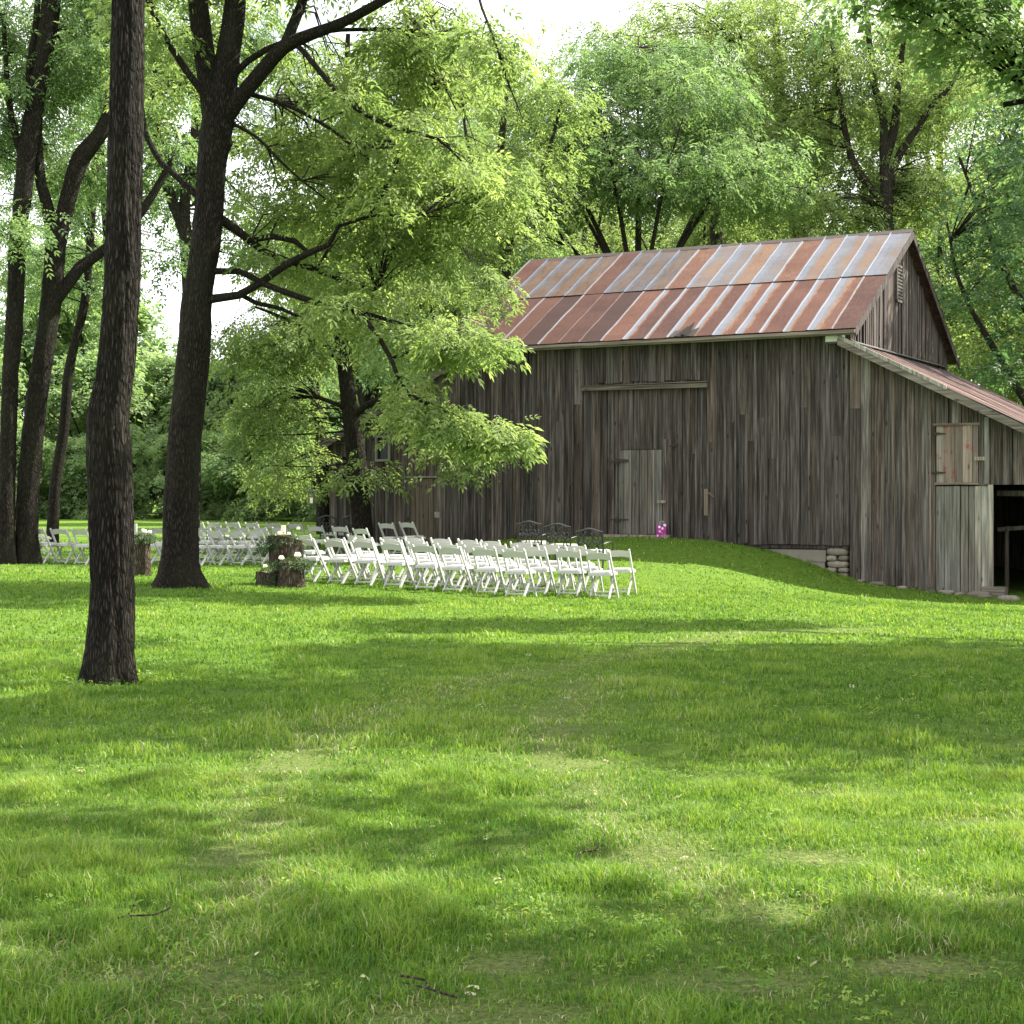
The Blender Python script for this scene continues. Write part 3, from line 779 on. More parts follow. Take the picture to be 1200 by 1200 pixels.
# ------------------------------------------------------------------ white folding chairs
def make_chair():
    t = thing('folding_chair', (0, 0, 0), 0, '', 'chair', 'white folding chairs set out on the lawn')
    W = .205
    for s in (-1, 1):
        m = MB(); m.bar((s * W, -.27, .80), (s * W, .21, 0), .028, .04); m.ball((s * W, -.27, .80), .021, .5, 8, 6); m.build('upright', M['white'], t)
        m = MB(); m.bar((s * (W - .035), .14, .43), (s * (W - .035), -.24, 0), .026, .036); m.build('rear_leg', M['white'], t)
    # curved top rail
    m = MB(); n = 9; vv = []
    for k in range(n):
        u = -1 + 2 * k / (n - 1); x = u * (W - .012); arch = .022 * (1 - u * u); d = -.022 * (1 - u * u)
        for (dy, z) in ((0, .775 + arch), (.055, .665 + arch * .9)):
            for th in (-.01, .01): vv.append((x, -.262 + dy + d + th, z))
    f = []
    for k in range(n - 1):
        a = k * 4; b = a + 4
        f += [(a, b, b + 1, a + 1), (a + 2, a + 3, b + 3, b + 2), (a, a + 2, b + 2, b), (a + 1, b + 1, b + 3, a + 3)]
    f += [(0, 1, 3, 2), ((n - 1) * 4, (n - 1) * 4 + 2, (n - 1) * 4 + 3, (n - 1) * 4 + 1)]
    m.add(vv, [np.array(f)]); m.build('top_rail', M['white'], t)
    m = MB(); m.box(-.19, .19, -.20, .205, .425, .445)
    for s in (-1, 1): m.box(s * .19 - .012, s * .19 + .012, -.20, .21, .405, .447)
    m.box(-.19, .19, -.215, -.195, .40, .447); so_ = m.build('seat', M['white'], t)
    m = MB()
    for q, (e, z0, z1) in enumerate(((0, .447, .463), (.02, .463, .477))): m.box(-.172 + e, .172 - e, -.18 + e, .19 - e, z0, z1)
    m.build('pad', M['white_pad'], so_)
    m = MB(); m.bar((-W, .15, .10), (W, .15, .10), .022, .03, up=(0, 1, 0)); m.build('front_stretcher', M['white'], t)
    m = MB(); m.bar((-W + .035, -.185, .065), (W - .035, -.185, .065), .022, .03, up=(0, 1, 0)); m.build('rear_stretcher', M['white'], t)
    return t
proto = make_chair(); used = [False]
ORD = ['first', 'second', 'third', 'fourth', 'fifth', 'sixth', 'seventh', 'eighth', 'ninth', 'tenth', 'eleventh', 'twelfth', 'thirteenth']
def place_chair(x, y, deg, label, z=None):
    """deg: heading to the right of straight away from the camera"""
    o = copy_tree(proto) if used[0] else proto; used[0] = True
    j = random.uniform
    o.location = (x, y, gz(x, y) - .012 if z is None else z); o.rotation_euler = (R(j(-1, 1)), R(j(-1, 1)), -R(deg + j(-5, 5)))
    o['label'] = label
    return o
ra = R(32); rd = np.array([-math.cos(ra), math.sin(ra)])
P0 = np.array([.16, 27.8])
rows = {0: range(0, 8), 1: range(-2, 8), 2: range(-2, 8), 3: range(0, 7)}
RN = {0: 'nearest row of the right block', 1: 'second row of the right block', 2: 'third row of the right block', 3: 'row before the black chairs'}
for r_, ks in rows.items():
    ks = list(ks)[::-1]
    for q, k in enumerate(ks):
        turn = 24 + 12 * max(-.4, k / 7)
        f = np.array([math.sin(R(turn * .55 + 12)), math.cos(R(turn * .55 + 12))])
        p = P0 + rd * .64 * k + f * .86 * r_ + np.array([random.uniform(-.03, .03), random.uniform(-.03, .03)])
        place_chair(p[0], p[1], turn, 'white folding chair, %s from the left in the %s' % (ORD[q], RN[r_]))
def prow(name, pts, deg):
    for q, (px, Y) in enumerate(pts):
        place_chair((px - 600) / FPX * Y, Y, deg + 6 * (px - 300) / 300, name % ORD[q])
prow('white folding chair standing between the large trunks, %s of the left trio', [(52, 36.6), (77, 36.9), (102, 36.6)], 30)
prow('white folding chair between the tall stump and wide trunk, %s from the left', [(178, 37.4), (193, 39)], 30)
prow('white folding chair, %s right of the wide trunk, near left row', [(237, 37.6), (260, 37.9), (285, 38.0), (309, 38.2)], 34)
prow('white folding chair, %s right of the wide trunk in the middle left row', [(246, 39.8), (269, 39.7), (292, 39.6), (314, 39.5), (336, 39.3)], 34)
prow('white folding chair, %s from the left in the far left row', [(238, 42.0), (258, 42), (280, 41.9), (303, 41.6), (328, 41.2), (353, 40.6), (377, 39.4), (405, 38.7), (431, 37.2), (460, 38.8), (485, 38.6)], 30)
prow('white folding chair standing in the gap behind the stumps, %s from the left', [(365, 33.6), (426, 33.2)], 34)
prow('white folding chair by the twin left trunks, %s, farthest from the others', [(47, 41)], 60)

# ------------------------------------------------------------------ black metal armchairs
def make_iron():
    t = thing('metal_armchair', (0, 0, 0), 0, '', 'chair', 'black metal armchairs near the barn')
    W = .27
    for s in (-1, 1):
        m = MB(); m.tube(spline([(s * W, -.25, .88, .02), (s * W, -.2, .44, .02), (s * W, -.25, 0, .02)], .1), 7); m.build('rear_leg', M['black_metal'], t)
        m = MB(); m.tube(spline([(s * W, .24, .42, .02), (s * W, .27, 0, .02)], .1), 7); m.build('front_leg', M['black_metal'], t)
        m = MB(); m.tube(spline([(s * W, -.22, .62, .012), (s * (W + .03), .05, .65, .016), (s * (W + .02), .25, .62, .016), (s * W, .26, .43, .012)], .06), 7); m.build('armrest', M['black_metal'], t)
    m = MB(); m.tube(spline([(-W - .03, -.27, .86, .017), (-W + .06, -.27, .875, .021), (0, -.28, .925, .024), (W - .06, -.27, .875, .021), (W + .03, -.27, .86, .017)], .04), 7); m.build('top_rail', M['black_metal'], t)
    m = MB()
    for k in range(5):
        x = -.2 + .1 * k; m.tube(spline([(x, -.26, .86, .012), (x + .06 * (-1) ** k, -.235, .72, .012), (x - .04 * (-1) ** k, -.22, .6, .012), (x, -.2, .46, .012)], .05), 5)
        a = np.linspace(0, 2 * np.pi, 13); m.tube(np.stack([x + .048 * np.cos(a), -.235 + 0 * a, .68 + .07 * np.sin(a), .011 + 0 * a], -1), 5, cap=False)
    m.tube([(-W, -.215, .56, .008), (W, -.215, .56, .008)], 5); m.build('lattice_back', M['black_metal'], t)
    m = MB(); m.box(-W, W, -.22, .25, .40, .425); so_ = m.build('seat', M['black_metal'], t)
    m = MB(); m.box(-.26, .26, -.19, .27, .427, .475); m.box(-.24, .24, -.175, .25, .475, .495); m.build('cushion', M['cushion'], so_)
    return t
ip = make_iron()
IR = [(697, 33.0, 26, 'black metal armchair with pale cushion on the bank, nearest the wicket door'), (659, 34.5, 24, 'black metal armchair before the barn wall, middle of three by the wide door'), (625, 35.5, 22, 'black metal armchair before the barn wall, farthest left of three'),
      (420, 40.6, 30, 'black metal armchair by the leafy trunk at the shed, the right of two'), (391, 41.4, 30, 'black metal armchair left of the leafy trunk at the shed')]
for k, (px, Y, deg, lab) in enumerate(IR):
    o = ip if k == 0 else copy_tree(ip)
    x = (px - 600) / FPX * Y; o.location = (x, Y, gz(x, Y) - .01); o.rotation_euler = (0, 0, -R(deg)); o['label'] = lab
# chair stored in the dark doorway
q = B(ox + .5, 3.4); place_chair(q[0], q[1], 170, 'white folding chair standing in the dark lean-to doorway', -.41)

# ------------------------------------------------------------------ leaves
def spray_template(n_pairs=3, L=.27, ll=.105, lw_=.045, droop=.10):
    V, F = [], []
    def leaf(p, ang, ln, wd, dz):
        d = np.array([math.cos(ang), math.sin(ang), 0]); s = np.array([-math.sin(ang), math.cos(ang), 0])
        b = len(V)
        V.extend([p, p + d * ln * .5 + s * wd / 2 + np.array([0, 0, .008 - dz * .35]), p + d * ln + np.array([0, 0, -dz]), p + d * ln * .5 - s * wd / 2 + np.array([0, 0, .008 - dz * .35])])
        F.append((b, b + 3, b + 2, b + 1))
    for k in range(n_pairs):
        t = .3 + .6 * k / max(1, n_pairs - 1)
        p = np.array([L * t, 0, -droop * t * t])
        for s in (-1, 1): leaf(p, s * (1.05 - .15 * k), ll * (.85 + .15 * k), lw_, .035)
    leaf(np.array([L * .97, 0, -droop]), 0, ll * 1.15, lw_ * 1.05, .05)
    return np.array(V), np.array(F)
SPR = {'ash': spray_template(3), 'locust': spray_template(4, .34, .085, .034, .14), 'broad': spray_template(2, .22, .15, .085, .08)}

def leaves_np(C, m, Rc, scale, kind, g, flat_=.35, keep=None):
    """m sprays round each cluster centre in C; drooping, umbrella-like clumps"""
    n = len(C) * m
    base = np.repeat(C, m, 0)
    rc = np.repeat(Rc if np.ndim(Rc) else np.full(len(C), Rc), m)
    r = np.sqrt(g.random(n)); psi = g.random(n) * 2 * np.pi
    pos = base + np.stack([rc * r * np.cos(psi), rc * r * np.sin(psi), rc * (-.28 * r * r + .7 * flat_ * g.normal(size=n))], -1)
    yaw = psi + g.normal(size=n) * .7; pit = .06 + .42 * r + g.normal(size=n) * .30; rol = g.normal(size=n) * .45
    sc = scale * g.uniform(.5, 1.4, n)
    cy, sy, cp_, sp, cr, sr_ = np.cos(yaw), np.sin(yaw), np.cos(pit), np.sin(pit), np.cos(rol), np.sin(rol)
    X = np.stack([cy * cp_, sy * cp_, -sp], -1)
    Y0 = np.stack([-sy, cy, 0 * cy], -1); Z0 = np.cross(X, Y0)
    Yv = Y0 * cr[:, None] + Z0 * sr_[:, None]; Zv = -Y0 * sr_[:, None] + Z0 * cr[:, None]
    T, F = SPR[kind]
    V = pos[:, None] + sc[:, None, None] * (T[None, :, :1] * X[:, None] + T[None, :, 1:2] * Yv[:, None] + T[None, :, 2:] * Zv[:, None])
    Fq = (np.arange(n)[:, None, None] * len(T) + F[None]).reshape(-1, 4)
    ct = np.repeat(np.clip(.5 + .24 * g.normal(size=len(C)), 0, 1), m)
    tint = np.clip(np.repeat(ct + .18 * g.normal(size=n), len(F)), 0, 1)
    return V.reshape(-1, 3), Fq, tint

def blob_pts(blobs, g):
    out = []
    for (c, r, n) in blobs:
        d = g.normal(size=(n, 3)); d /= np.linalg.norm(d, axis=1)[:, None]
        out.append(np.array(c) + d * np.array(r) * (g.random(n) ** (1 / 2.4))[:, None])
    return np.vstack(out)

def make_tree(name, label, group, base, stems, blobs, bark, leaf, m=34, Rc=.62, scale=1.0, kind='ash', seed=0, k0=14, flare=None, twig=.014, reach=5.0, extra=None, sides_min=6, along=None):
    """stems: list of polylines (x,y,z,r) in world space, the trunk first; blobs: ((c),(r),n) world space"""
    g = np.random.default_rng(seed)
    t = thing(name, base, 0, label, 'tree', group)
    b = np.array(base); V, F, n = [], [], 0
    limbs = []
    for i_, s in enumerate(stems):
        p = spline(s, .12 if i_ == 0 else .25); limbs.append(p[::3])
        q = p.copy(); q[:, :3] -= b
        k = k0 if i_ == 0 else max(sides_min, int(k0 * min(1, q[0, 3] / max(.01, stems[0][0][3]) + .25)))
        def rf(c, a, rr, i_=i_):
            h = c[:, 2:3]
            nn = vnoise(np.repeat(np.cos(a)[None] * 1.6, len(c), 0) + i_ * 7, np.repeat(np.sin(a)[None] * 1.6, len(c), 0), np.repeat(h * 1.1, len(a), 1), seed)
            rr = rr * (1 + .16 * (nn - .5))
            if i_ == 0 and flare:
                amp, fall, lobes = flare
                rr = rr * (1 + amp * np.exp(-np.clip(h, 0, None) / fall) * (.45 + .75 * np.clip(np.cos(lobes * a + 1.1 + seed)[None] + .5 * np.cos(2 * a + seed)[None], -.4, 1.5)))
                nf = vnoise(np.repeat((a * 60 / 6.283)[None], len(c), 0), np.repeat(h * 5.0, len(a), 1), None, seed + 5)
                nf[:, -1] = nf[:, 0]
                rr = rr + (nf - .5) * .03
            return rr
        v, f = tube_np(q, k, rf); V.append(v); F.append(f + n); n += len(v)
    C = blob_pts(blobs, g) if blobs else np.zeros((0, 3))
    n_blob = len(C)
    if along is not None:      # clusters strung along given limbs
        for (i_, t0, cnt, spread) in along:
            p = spline(stems[i_], .1); idx = (g.uniform(t0, 1, cnt) * (len(p) - 1)).astype(int)
            C = np.vstack([C, p[idx, :3] + g.normal(size=(cnt, 3)) * np.array(spread)])
    L = np.vstack(limbs)
    for c in C:
        d = np.linalg.norm((L[:, :3] - c) * np.array([1, 1, 1.3]), axis=1) + np.where(L[:, 2] > c[2] + .4, .6, 0)
        j = int(np.argmin(d))
        if d[j] > reach: continue
        a = L[j, :3]; dd = c - a; ln = np.linalg.norm(dd)
        mid = a + dd * .5 + np.array([0, 0, .12 * ln]) + g.normal(size=3) * .06 * ln
        r0 = min(L[j, 3] * .7, twig * (.7 + .35 * ln))
        q = spline([(*a, r0), (*mid, r0 * .7), (*c, r0 * .3)], max(.2, ln / 4)); q[:, :3] -= b
        v, f = tube_np(q, 4); V.append(v); F.append(f + n); n += len(v)
        for _ in range(2):
            e = c + g.normal(size=3) * np.array([.45, .45, .2]) * Rc
            q = np.array([(*(mid * .3 + c * .7 - b), r0 * .4), (*(e - b), r0 * .2)])
            v, f = tube_np(q, 3); V.append(v); F.append(f + n); n += len(v)
    me = mesh_np('trunk', np.vstack(V), [np.vstack(F)], None, True)
    link('trunk', me, bark, t)
    if len(C):
        rc = Rc * g.uniform(.7, 1.35, len(C)); rc[n_blob:] *= .62
        v, f, ti = leaves_np(C - b, m, rc, scale, kind, g)
        link('crown', mesh_np('crown', v, [f], {'tint': ('FACE', ti)}), leaf, t)
    return t

def px_stem(pts, Y, dY=0.0):
    """(px, py, width px) points to a stem at depth Y, drifting dY in depth along its length"""
    out = []
    for i_, (px, py, wd_) in enumerate(pts):
        y = Y + dY * i_ / max(1, len(pts) - 1)
        out.append((*P(px, py, y), .94 * wd_ / 2 / FPX * y))
    return out
def px_blob(px, py, Y, rx, ry, rY, n):
    return (P(px, py, Y), (rx / FPX * Y, rY, ry / FPX * Y), n)
def drop(st, z):   # run the foot of a trunk into the ground
    st = [list(s) for s in st]; st[0][2] = z; return st

# ------------------------------------------------------------------ the near trees, from their photographed trunks
def base_at(px, py, Y):
    x, y, z = P(px, py, Y); return (x, y, gz(x, y))

# front trunk
Y1 = 14.5
st = px_stem([(128, 812, 60), (129, 780, 57), (131, 740, 55), (131, 690, 53), (130, 620, 53), (129, 560, 53), (126, 490, 52), (133, 450, 46), (138, 400, 44), (142, 340, 44), (144, 300, 43), (146, 220, 41), (148, 120, 41), (150, 40, 41), (151, -40, 40), (154, -160, 36), (160, -300, 28)], Y1)
b1 = base_at(128, 800, Y1)
s1 = [st] + [[(*P(156, -180, Y1), .13), (-1.2, 15.6, 9.6, .09), (1.0, 17.5, 10.4, .05)], [(*P(158, -260, Y1), .12), (-4.6, 13.0, 10, .08), (-6.5, 12.2, 10.8, .04)], [(*P(155, -220, Y1), .11), (-2.5, 17.5, 9.5, .07), (-.5, 20.5, 10.2, .04)], [(*P(156, -180, Y1), .12), (-1.0, 15.5, 9.8, .09), (2.0, 17.5, 10.5, .06), (4.6, 18.6, 10.8, .03)], [(-1.0, 15.5, 9.8, .07), (1.2, 18.6, 10.6, .05), (2.6, 21.5, 11, .03)], [(-1.0, 15.5, 9.8, .06), (2.0, 15.3, 10.1, .045), (4.6, 15.2, 10.2, .02)]]
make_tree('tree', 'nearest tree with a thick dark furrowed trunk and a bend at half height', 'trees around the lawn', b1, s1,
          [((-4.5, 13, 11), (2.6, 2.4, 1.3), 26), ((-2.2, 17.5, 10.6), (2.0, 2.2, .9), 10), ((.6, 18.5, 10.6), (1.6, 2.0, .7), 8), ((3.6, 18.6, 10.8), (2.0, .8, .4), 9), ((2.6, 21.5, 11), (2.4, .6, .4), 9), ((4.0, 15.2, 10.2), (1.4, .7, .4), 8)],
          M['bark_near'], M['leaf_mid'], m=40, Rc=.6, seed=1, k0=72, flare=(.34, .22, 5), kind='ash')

# second, larger trunk with the long drooping boughs
Y2 = 28.5
b2 = base_at(210, 688, Y2)
T2 = [[(210, 700, 52), (210, 672, 48), (210, 650, 45), (211, 600, 42), (218, 500, 40), (228, 400, 40), (231, 350, 37), (243, 270, 36), (248, 200, 37), (256, 133, 40), (265, 80, 31), (274, 20, 27), (280, -60, 22), (285, -160, 14)],
      [(252, 150, 30), (243, 90, 26), (235, 30, 26), (228, -40, 22), (222, -140, 12)],
      [(258, 150, 20), (277, 120, 20), (310, 80, 19), (333, 55, 18), (365, 40, 15), (400, 27, 13), (450, 0, 11), (520, -40, 7)],
      [(333, 55, 14), (345, 25, 13), (357, -5, 11), (375, -60, 7)],
      [(270, 92, 9), (290, 72, 8), (312, 58, 8), (340, 46, 6)],
      [(258, 184, 12), (268, 168, 11), (263, 150, 10), (245, 118, 9), (225, 92, 9), (200, 55, 8), (186, 32, 8), (174, 0, 7), (165, -50, 5)],
      [(243, 240, 9), (230, 228, 9), (205, 205, 8), (190, 192, 8), (172, 160, 7), (160, 120, 4)],
      [(252, 252, 13), (278, 270, 11), (293, 282, 10), (310, 295, 9), (335, 305, 8), (370, 316, 7), (400, 328, 6), (440, 340, 4)],
      [(293, 281, 8), (320, 277, 8), (345, 282, 7), (362, 296, 5)],
      [(230, 356, 12), (250, 350, 11), (280, 346, 10), (305, 332, 9), (333, 312, 9), (365, 295, 8), (385, 287, 7), (397, 265, 5), (433, 253, 4.5), (450, 226, 4), (467, 187, 3), (480, 150, 2.5)],
      [(433, 253, 3.5), (470, 252, 3), (517, 254, 2)],
      [(283, 346, 6), (300, 355, 6), (330, 362, 5), (358, 375, 3)],
      [(250, 318, 9), (280, 318, 8), (310, 333, 8), (333, 342, 8), (383, 358, 7), (434, 369, 6), (465, 378, 5), (507, 392, 3), (560, 400, 2)],
      [(383, 357, 6), (415, 358, 6), (428, 374, 6), (445, 397, 6), (459, 422, 6), (466, 442, 5), (480, 463, 5), (515, 478, 4), (560, 498, 3), (614, 514, 1.4)],
      [(459, 420, 4), (500, 405, 3), (540, 392, 2.5), (585, 410, 1.6)],
      [(345, 50, 7), (357, 62, 7), (380, 90, 7), (410, 122, 6), (440, 140, 6), (473, 153, 5), (513, 163, 4), (542, 190, 2)],
      [(372, 38, 6), (400, 35, 5), (473, 35, 5), (507, 41, 4), (533, 33, 2)],
      [(473, 35, 4), (490, 55, 4), (503, 73, 3), (520, 100, 2.5), (535, 130, 1.6)],
      [(557, -20, 4), (565, 10, 3.5), (577, 40, 3), (593, 90, 2.5), (613, 140, 1.4)],
      [(262, 100, 8), (300, 112, 6), (343, 126, 5), (390, 153, 4), (433, 187, 2)],
      [(262, 140, 5), (300, 160, 4), (340, 200, 3), (380, 232, 2)]]
DY = {2: -1.0, 3: .8, 5: -.8, 6: .5, 9: -.6, 12: -.8, 13: -2.0, 14: -1.2, 15: -1.5, 16: 1, 17: 1, 18: -1.5, 7: 1}
off0 = {3: -.4, 10: -.4, 13: -.3, 14: -1.0, 8: .3, 15: -.4, 16: -.5, 17: 0, 18: -1.0}
s2 = [px_stem(p, Y2 + off0.get(k, 0), DY.get(k, 0)) for k, p in enumerate(T2)]
bl2 = [px_blob(470, 110, 30.4, 85, 55, 1.5, 20), px_blob(440, 205, 30.2, 80, 45, 1.4, 22), px_blob(530, 205, 29.8, 50, 45, 1.3, 15), px_blob(585, 215, 29.2, 36, 45, 1.0, 9),
       px_blob(380, 70, 31, 60, 45, 1.3, 12), px_blob(500, 30, 30.5, 60, 26, 1.2, 12), px_blob(350, 160, 31, 60, 40, 1.3, 13), px_blob(510, 275, 30, 50, 35, 1.2, 10),
       px_blob(430, 290, 30.5, 50, 30, 1.2, 10), px_blob(340, 235, 31, 50, 30, 1.2, 10), px_blob(200, 60, 30, 60, 50, 1.3, 8), px_blob(230, -60, 29, 120, 60, 2.2, 26), px_blob(420, -70, 28, 120, 55, 2.0, 26)]
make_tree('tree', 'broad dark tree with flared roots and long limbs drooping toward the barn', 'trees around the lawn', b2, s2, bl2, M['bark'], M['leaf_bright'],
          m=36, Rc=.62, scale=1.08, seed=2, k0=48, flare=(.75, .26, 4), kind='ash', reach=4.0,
          along=[(12, .45, 16, (.12, .3, .12)), (13, .5, 22, (.09, .28, .08)), (14, .35, 12, (.10, .25, .09)), (7, .4, 8, (.15, .4, .15)), (16, .3, 5, (.2, .4, .15)), (18, .2, 5, (.1, .2, .1)), (17, .2, 8, (.3, .3, .25)), (15, .3, 8, (.3, .4, .25)), (5, .5, 6, (.3, .4, .3)), (9, .75, 8, (.3, .4, .2))])

# trees along the left edge
Y3 = 36.0
b3 = base_at(7, 662, Y3)
s3 = [px_stem([(6, 668, 26), (7, 640, 23), (8, 560, 21), (12, 450, 20), (16, 390, 21), (20, 300, 21), (28, 215, 22), (38, 140, 22), (48, 80, 19), (57, 0, 17), (64, -90, 12)], Y3),
      px_stem([(40, 130, 10), (34, 90, 9), (42, 30, 8), (46, -30, 6)], Y3), px_stem([(30, 200, 9), (16, 150, 8), (8, 90, 7), (4, 20, 5)], Y3)]
make_tree('tree', 'slim straight dark tree at the left edge of the photo', 'trees around the lawn', b3, s3,
          [px_blob(0, 20, 36.5, 60, 50, 1.5, 24), px_blob(30, 90, 37, 50, 50, 1.5, 22), px_blob(70, -70, 36, 120, 50, 2, 14), px_blob(-10, 180, 36.5, 40, 70, 1.5, 14), px_blob(10, 260, 34.5, 45, 30, .8, 8)], M['bark'], M['leaf_mid'], m=30, Rc=.6, seed=3, k0=26, flare=(.25, .3, 4), reach=4,
          along=[(2, .3, 4, (.3, .4, .3))])
b4 = base_at(32, 660, Y3 + .3)
s4 = [px_stem([(31, 668, 33), (31, 640, 29), (34, 560, 27), (42, 480, 26), (52, 410, 25), (60, 350, 25), (63, 320, 24), (66, 285, 26), (74, 255, 21), (83, 220, 20), (95, 185, 22), (118, 155, 18), (135, 110, 16), (150, 40, 14), (160, -60, 10)], Y3 + .3),
      px_stem([(66, 290, 20), (60, 265, 17), (55, 240, 15), (48, 215, 14), (44, 150, 12), (54, 80, 10), (66, 20, 8), (72, -60, 6)], Y3 + .3),
      px_stem([(66, 352, 15), (80, 332, 16), (95, 312, 15), (115, 298, 13), (150, 268, 12), (178, 230, 10), (200, 190, 7)], Y3 + .3, .8)]
make_tree('tree', 'leaning dark tree forking twice, just right of the slim edge tree', 'trees around the lawn', b4, s4,
          [px_blob(90, 60, 37, 60, 50, 1.6, 26), px_blob(110, 10, 37.5, 60, 40, 1.6, 22), px_blob(60, 170, 37.5, 60, 45, 1.2, 14), px_blob(195, 150, 37.5, 40, 50, 1.3, 12), px_blob(110, 230, 38, 50, 50, 1.3, 10), px_blob(190, 300, 38, 40, 40, 1.2, 8), px_blob(160, -70, 36.5, 90, 50, 2, 12)],
          M['bark'], M['leaf_mid'], m=30, Rc=.62, seed=4, k0=30, flare=(.22, .35, 4), reach=4)
Y5 = 46
b5 = base_at(60, 634, Y5)
s5 = [px_stem([(61, 640, 17), (62, 610, 15), (66, 560, 14), (75, 500, 13), (80, 440, 12), (88, 400, 11), (98, 360, 11), (104, 310, 10), (108, 240, 10), (114, 180, 9), (122, 110, 8), (126, 30, 7), (130, -60, 5)], Y5)]
make_tree('tree', 'thin curving tree standing behind the left chairs', 'trees around the lawn', b5, s5, [px_blob(120, 60, 46, 55, 60, 1.6, 18), px_blob(90, 180, 46.5, 50, 60, 1.4, 14), px_blob(105, 320, 46.5, 45, 40, 1, 9), px_blob(40, 330, 46.5, 45, 50, 1.2, 9)],
          M['bark'], M['leaf_mid'], m=30, Rc=.65, scale=1.15, seed=5, k0=16, reach=4)
Y6 = 40
b6 = base_at(222, 640, Y6)
s6 = [px_stem([(222, 650, 24), (224, 560, 23), (225, 450, 22), (224, 380, 21), (220, 290, 19), (213, 262, 15), (200, 230, 13), (190, 190, 12), (182, 140, 11), (180, 80, 11), (178, 20, 10), (176, -60, 7)], Y6),
      px_stem([(220, 285, 15), (216, 245, 14), (221, 205, 13), (228, 160, 12), (232, 110, 12), (238, 40, 10), (245, -50, 7)], Y6 + .05)]
make_tree('tree', 'forked paler tree hidden behind the broad drooping tree', 'trees around the lawn', b6, s6,
          [px_blob(200, 200, 41, 60, 70, 1.6, 26), px_blob(170, 100, 41, 60, 60, 1.6, 28), px_blob(250, 60, 41.5, 60, 60, 1.6, 28), px_blob(300, 40, 41.5, 50, 50, 1.6, 16), px_blob(290, 250, 41.5, 55, 60, 1.4, 18), px_blob(310, 140, 41.5, 60, 60, 1.6, 18), px_blob(210, -60, 41, 100, 50, 2, 10)],
          M['bark_far'], M['leaf_mid'], m=32, Rc=.7, scale=1.1, seed=6, k0=20, reach=4)
Y7 = 39.6
b7 = base_at(424, 622, Y7)
s7 = [px_stem([(425, 632, 27), (422, 590, 25), (417, 530, 24), (409, 470, 21), (404, 430, 19), (398, 380, 16), (394, 330, 15), (392, 270, 13), (398, 200, 11), (404, 120, 9), (408, 40, 6)], Y7),
      px_stem([(412, 490, 9), (440, 470, 7), (475, 478, 5), (520, 495, 4), (555, 520, 2)], Y7, -1.4), px_stem([(404, 430, 8), (370, 395, 7), (330, 372, 5), (300, 360, 3)], Y7, -.5),
      px_stem([(395, 340, 9), (430, 300, 8), (480, 275, 6), (530, 260, 4)], Y7, .5), px_stem([(393, 300, 8), (350, 270, 7), (310, 235, 5)], Y7, .6), px_stem([(410, 480, 7), (385, 470, 5), (350, 455, 3)], Y7, -.5)]
make_tree('tree', 'leafy tree standing close against the shed end of the barn', 'trees around the lawn', b7, s7,
          [px_blob(330, 395, 39.2, 75, 38, 1.6, 26), px_blob(310, 470, 39.6, 60, 45, 1.6, 22), px_blob(335, 545, 40.2, 40, 30, 1.2, 10), px_blob(425, 325, 39.5, 70, 45, 1.6, 17), px_blob(500, 325, 39.6, 50, 40, 1.5, 9), px_blob(470, 240, 40, 70, 45, 1.8, 18),
           px_blob(355, 300, 40, 65, 45, 1.7, 18), px_blob(410, 180, 40.5, 90, 60, 2, 20), px_blob(540, 525, 38.4, 36, 24, .5, 8), px_blob(500, 480, 38.6, 40, 16, .5, 3), px_blob(425, 545, 39, 36, 22, .6, 4), px_blob(560, 335, 39.2, 26, 35, .8, 8), px_blob(400, 80, 41, 80, 50, 2, 14)],
          M['bark'], M['leaf_bright'], m=36, Rc=.72, scale=1.05, seed=7, k0=24, reach=4.5, along=[(1, .3, 7, (.3, .2, .3)), (2, .3, 5, (.3, .4, .3))])
Y8 = 43.5
b8 = base_at(379, 620, Y8)
s8 = [px_stem([(379, 626, 18), (378, 560, 17), (374, 500, 15), (366, 440, 13), (360, 380, 11), (350, 300, 9), (345, 200, 6)], Y8)]
make_tree('tree', 'dark slender trunk just left of the shed corner', 'trees around the lawn', b8, s8, [px_blob(345, 420, 43.5, 45, 60, 1.5, 14), px_blob(335, 520, 44, 45, 50, 1.5, 14), px_blob(350, 280, 44, 60, 60, 1.6, 14)],
          M['bark_far'], M['leaf_mid'], m=32, Rc=.75, scale=1.15, seed=8, k0=14, reach=4.5)

# ------------------------------------------------------------------ trees behind and beside the barn
def fan_tree(name, label, group, x, y, fork, spread, height, nst, blobs, leaf, seed, r=.28, lean=0, **kw):
    g = np.random.default_rng(seed + 100); z = gz(x, y); st = []
    st.append([(x, y, z - .1, r), (x + lean * .2, y, z + fork * .6, r * .85), (x + lean * .4, y, z + fork, r * .75), (x + lean * .7, y + .2, z + height * .72, r * .35), (x + lean, y, z + height, r * .1)])
    for k in range(nst):
        a = 2 * math.pi * (k + .5 * g.random()) / nst; rr_2 = spread * g.uniform(.75, 1.05); h0 = fork * g.uniform(.75, 1.15); h = fork + (height - fork) * g.uniform(.5, .85)
        ca, sa = math.cos(a), math.sin(a)
        st.append([(x + lean * .35, y, z + h0, r * .6), (x + ca * rr_2 * .3 + lean * .5, y + sa * rr_2 * .3, z + h0 + (h - h0) * .4, r * .42), (x + ca * rr_2 * .62 + lean * .6, y + sa * rr_2 * .62, z + h0 + (h - h0) * .75, r * .26), (x + ca * rr_2 + lean * .8, y + sa * rr_2, z + h, r * .07)])
    return make_tree(name, label, group, (x, y, z), st, blobs, M['bark_far'], leaf, seed=seed, **kw)
GB = 'trees behind the barn'
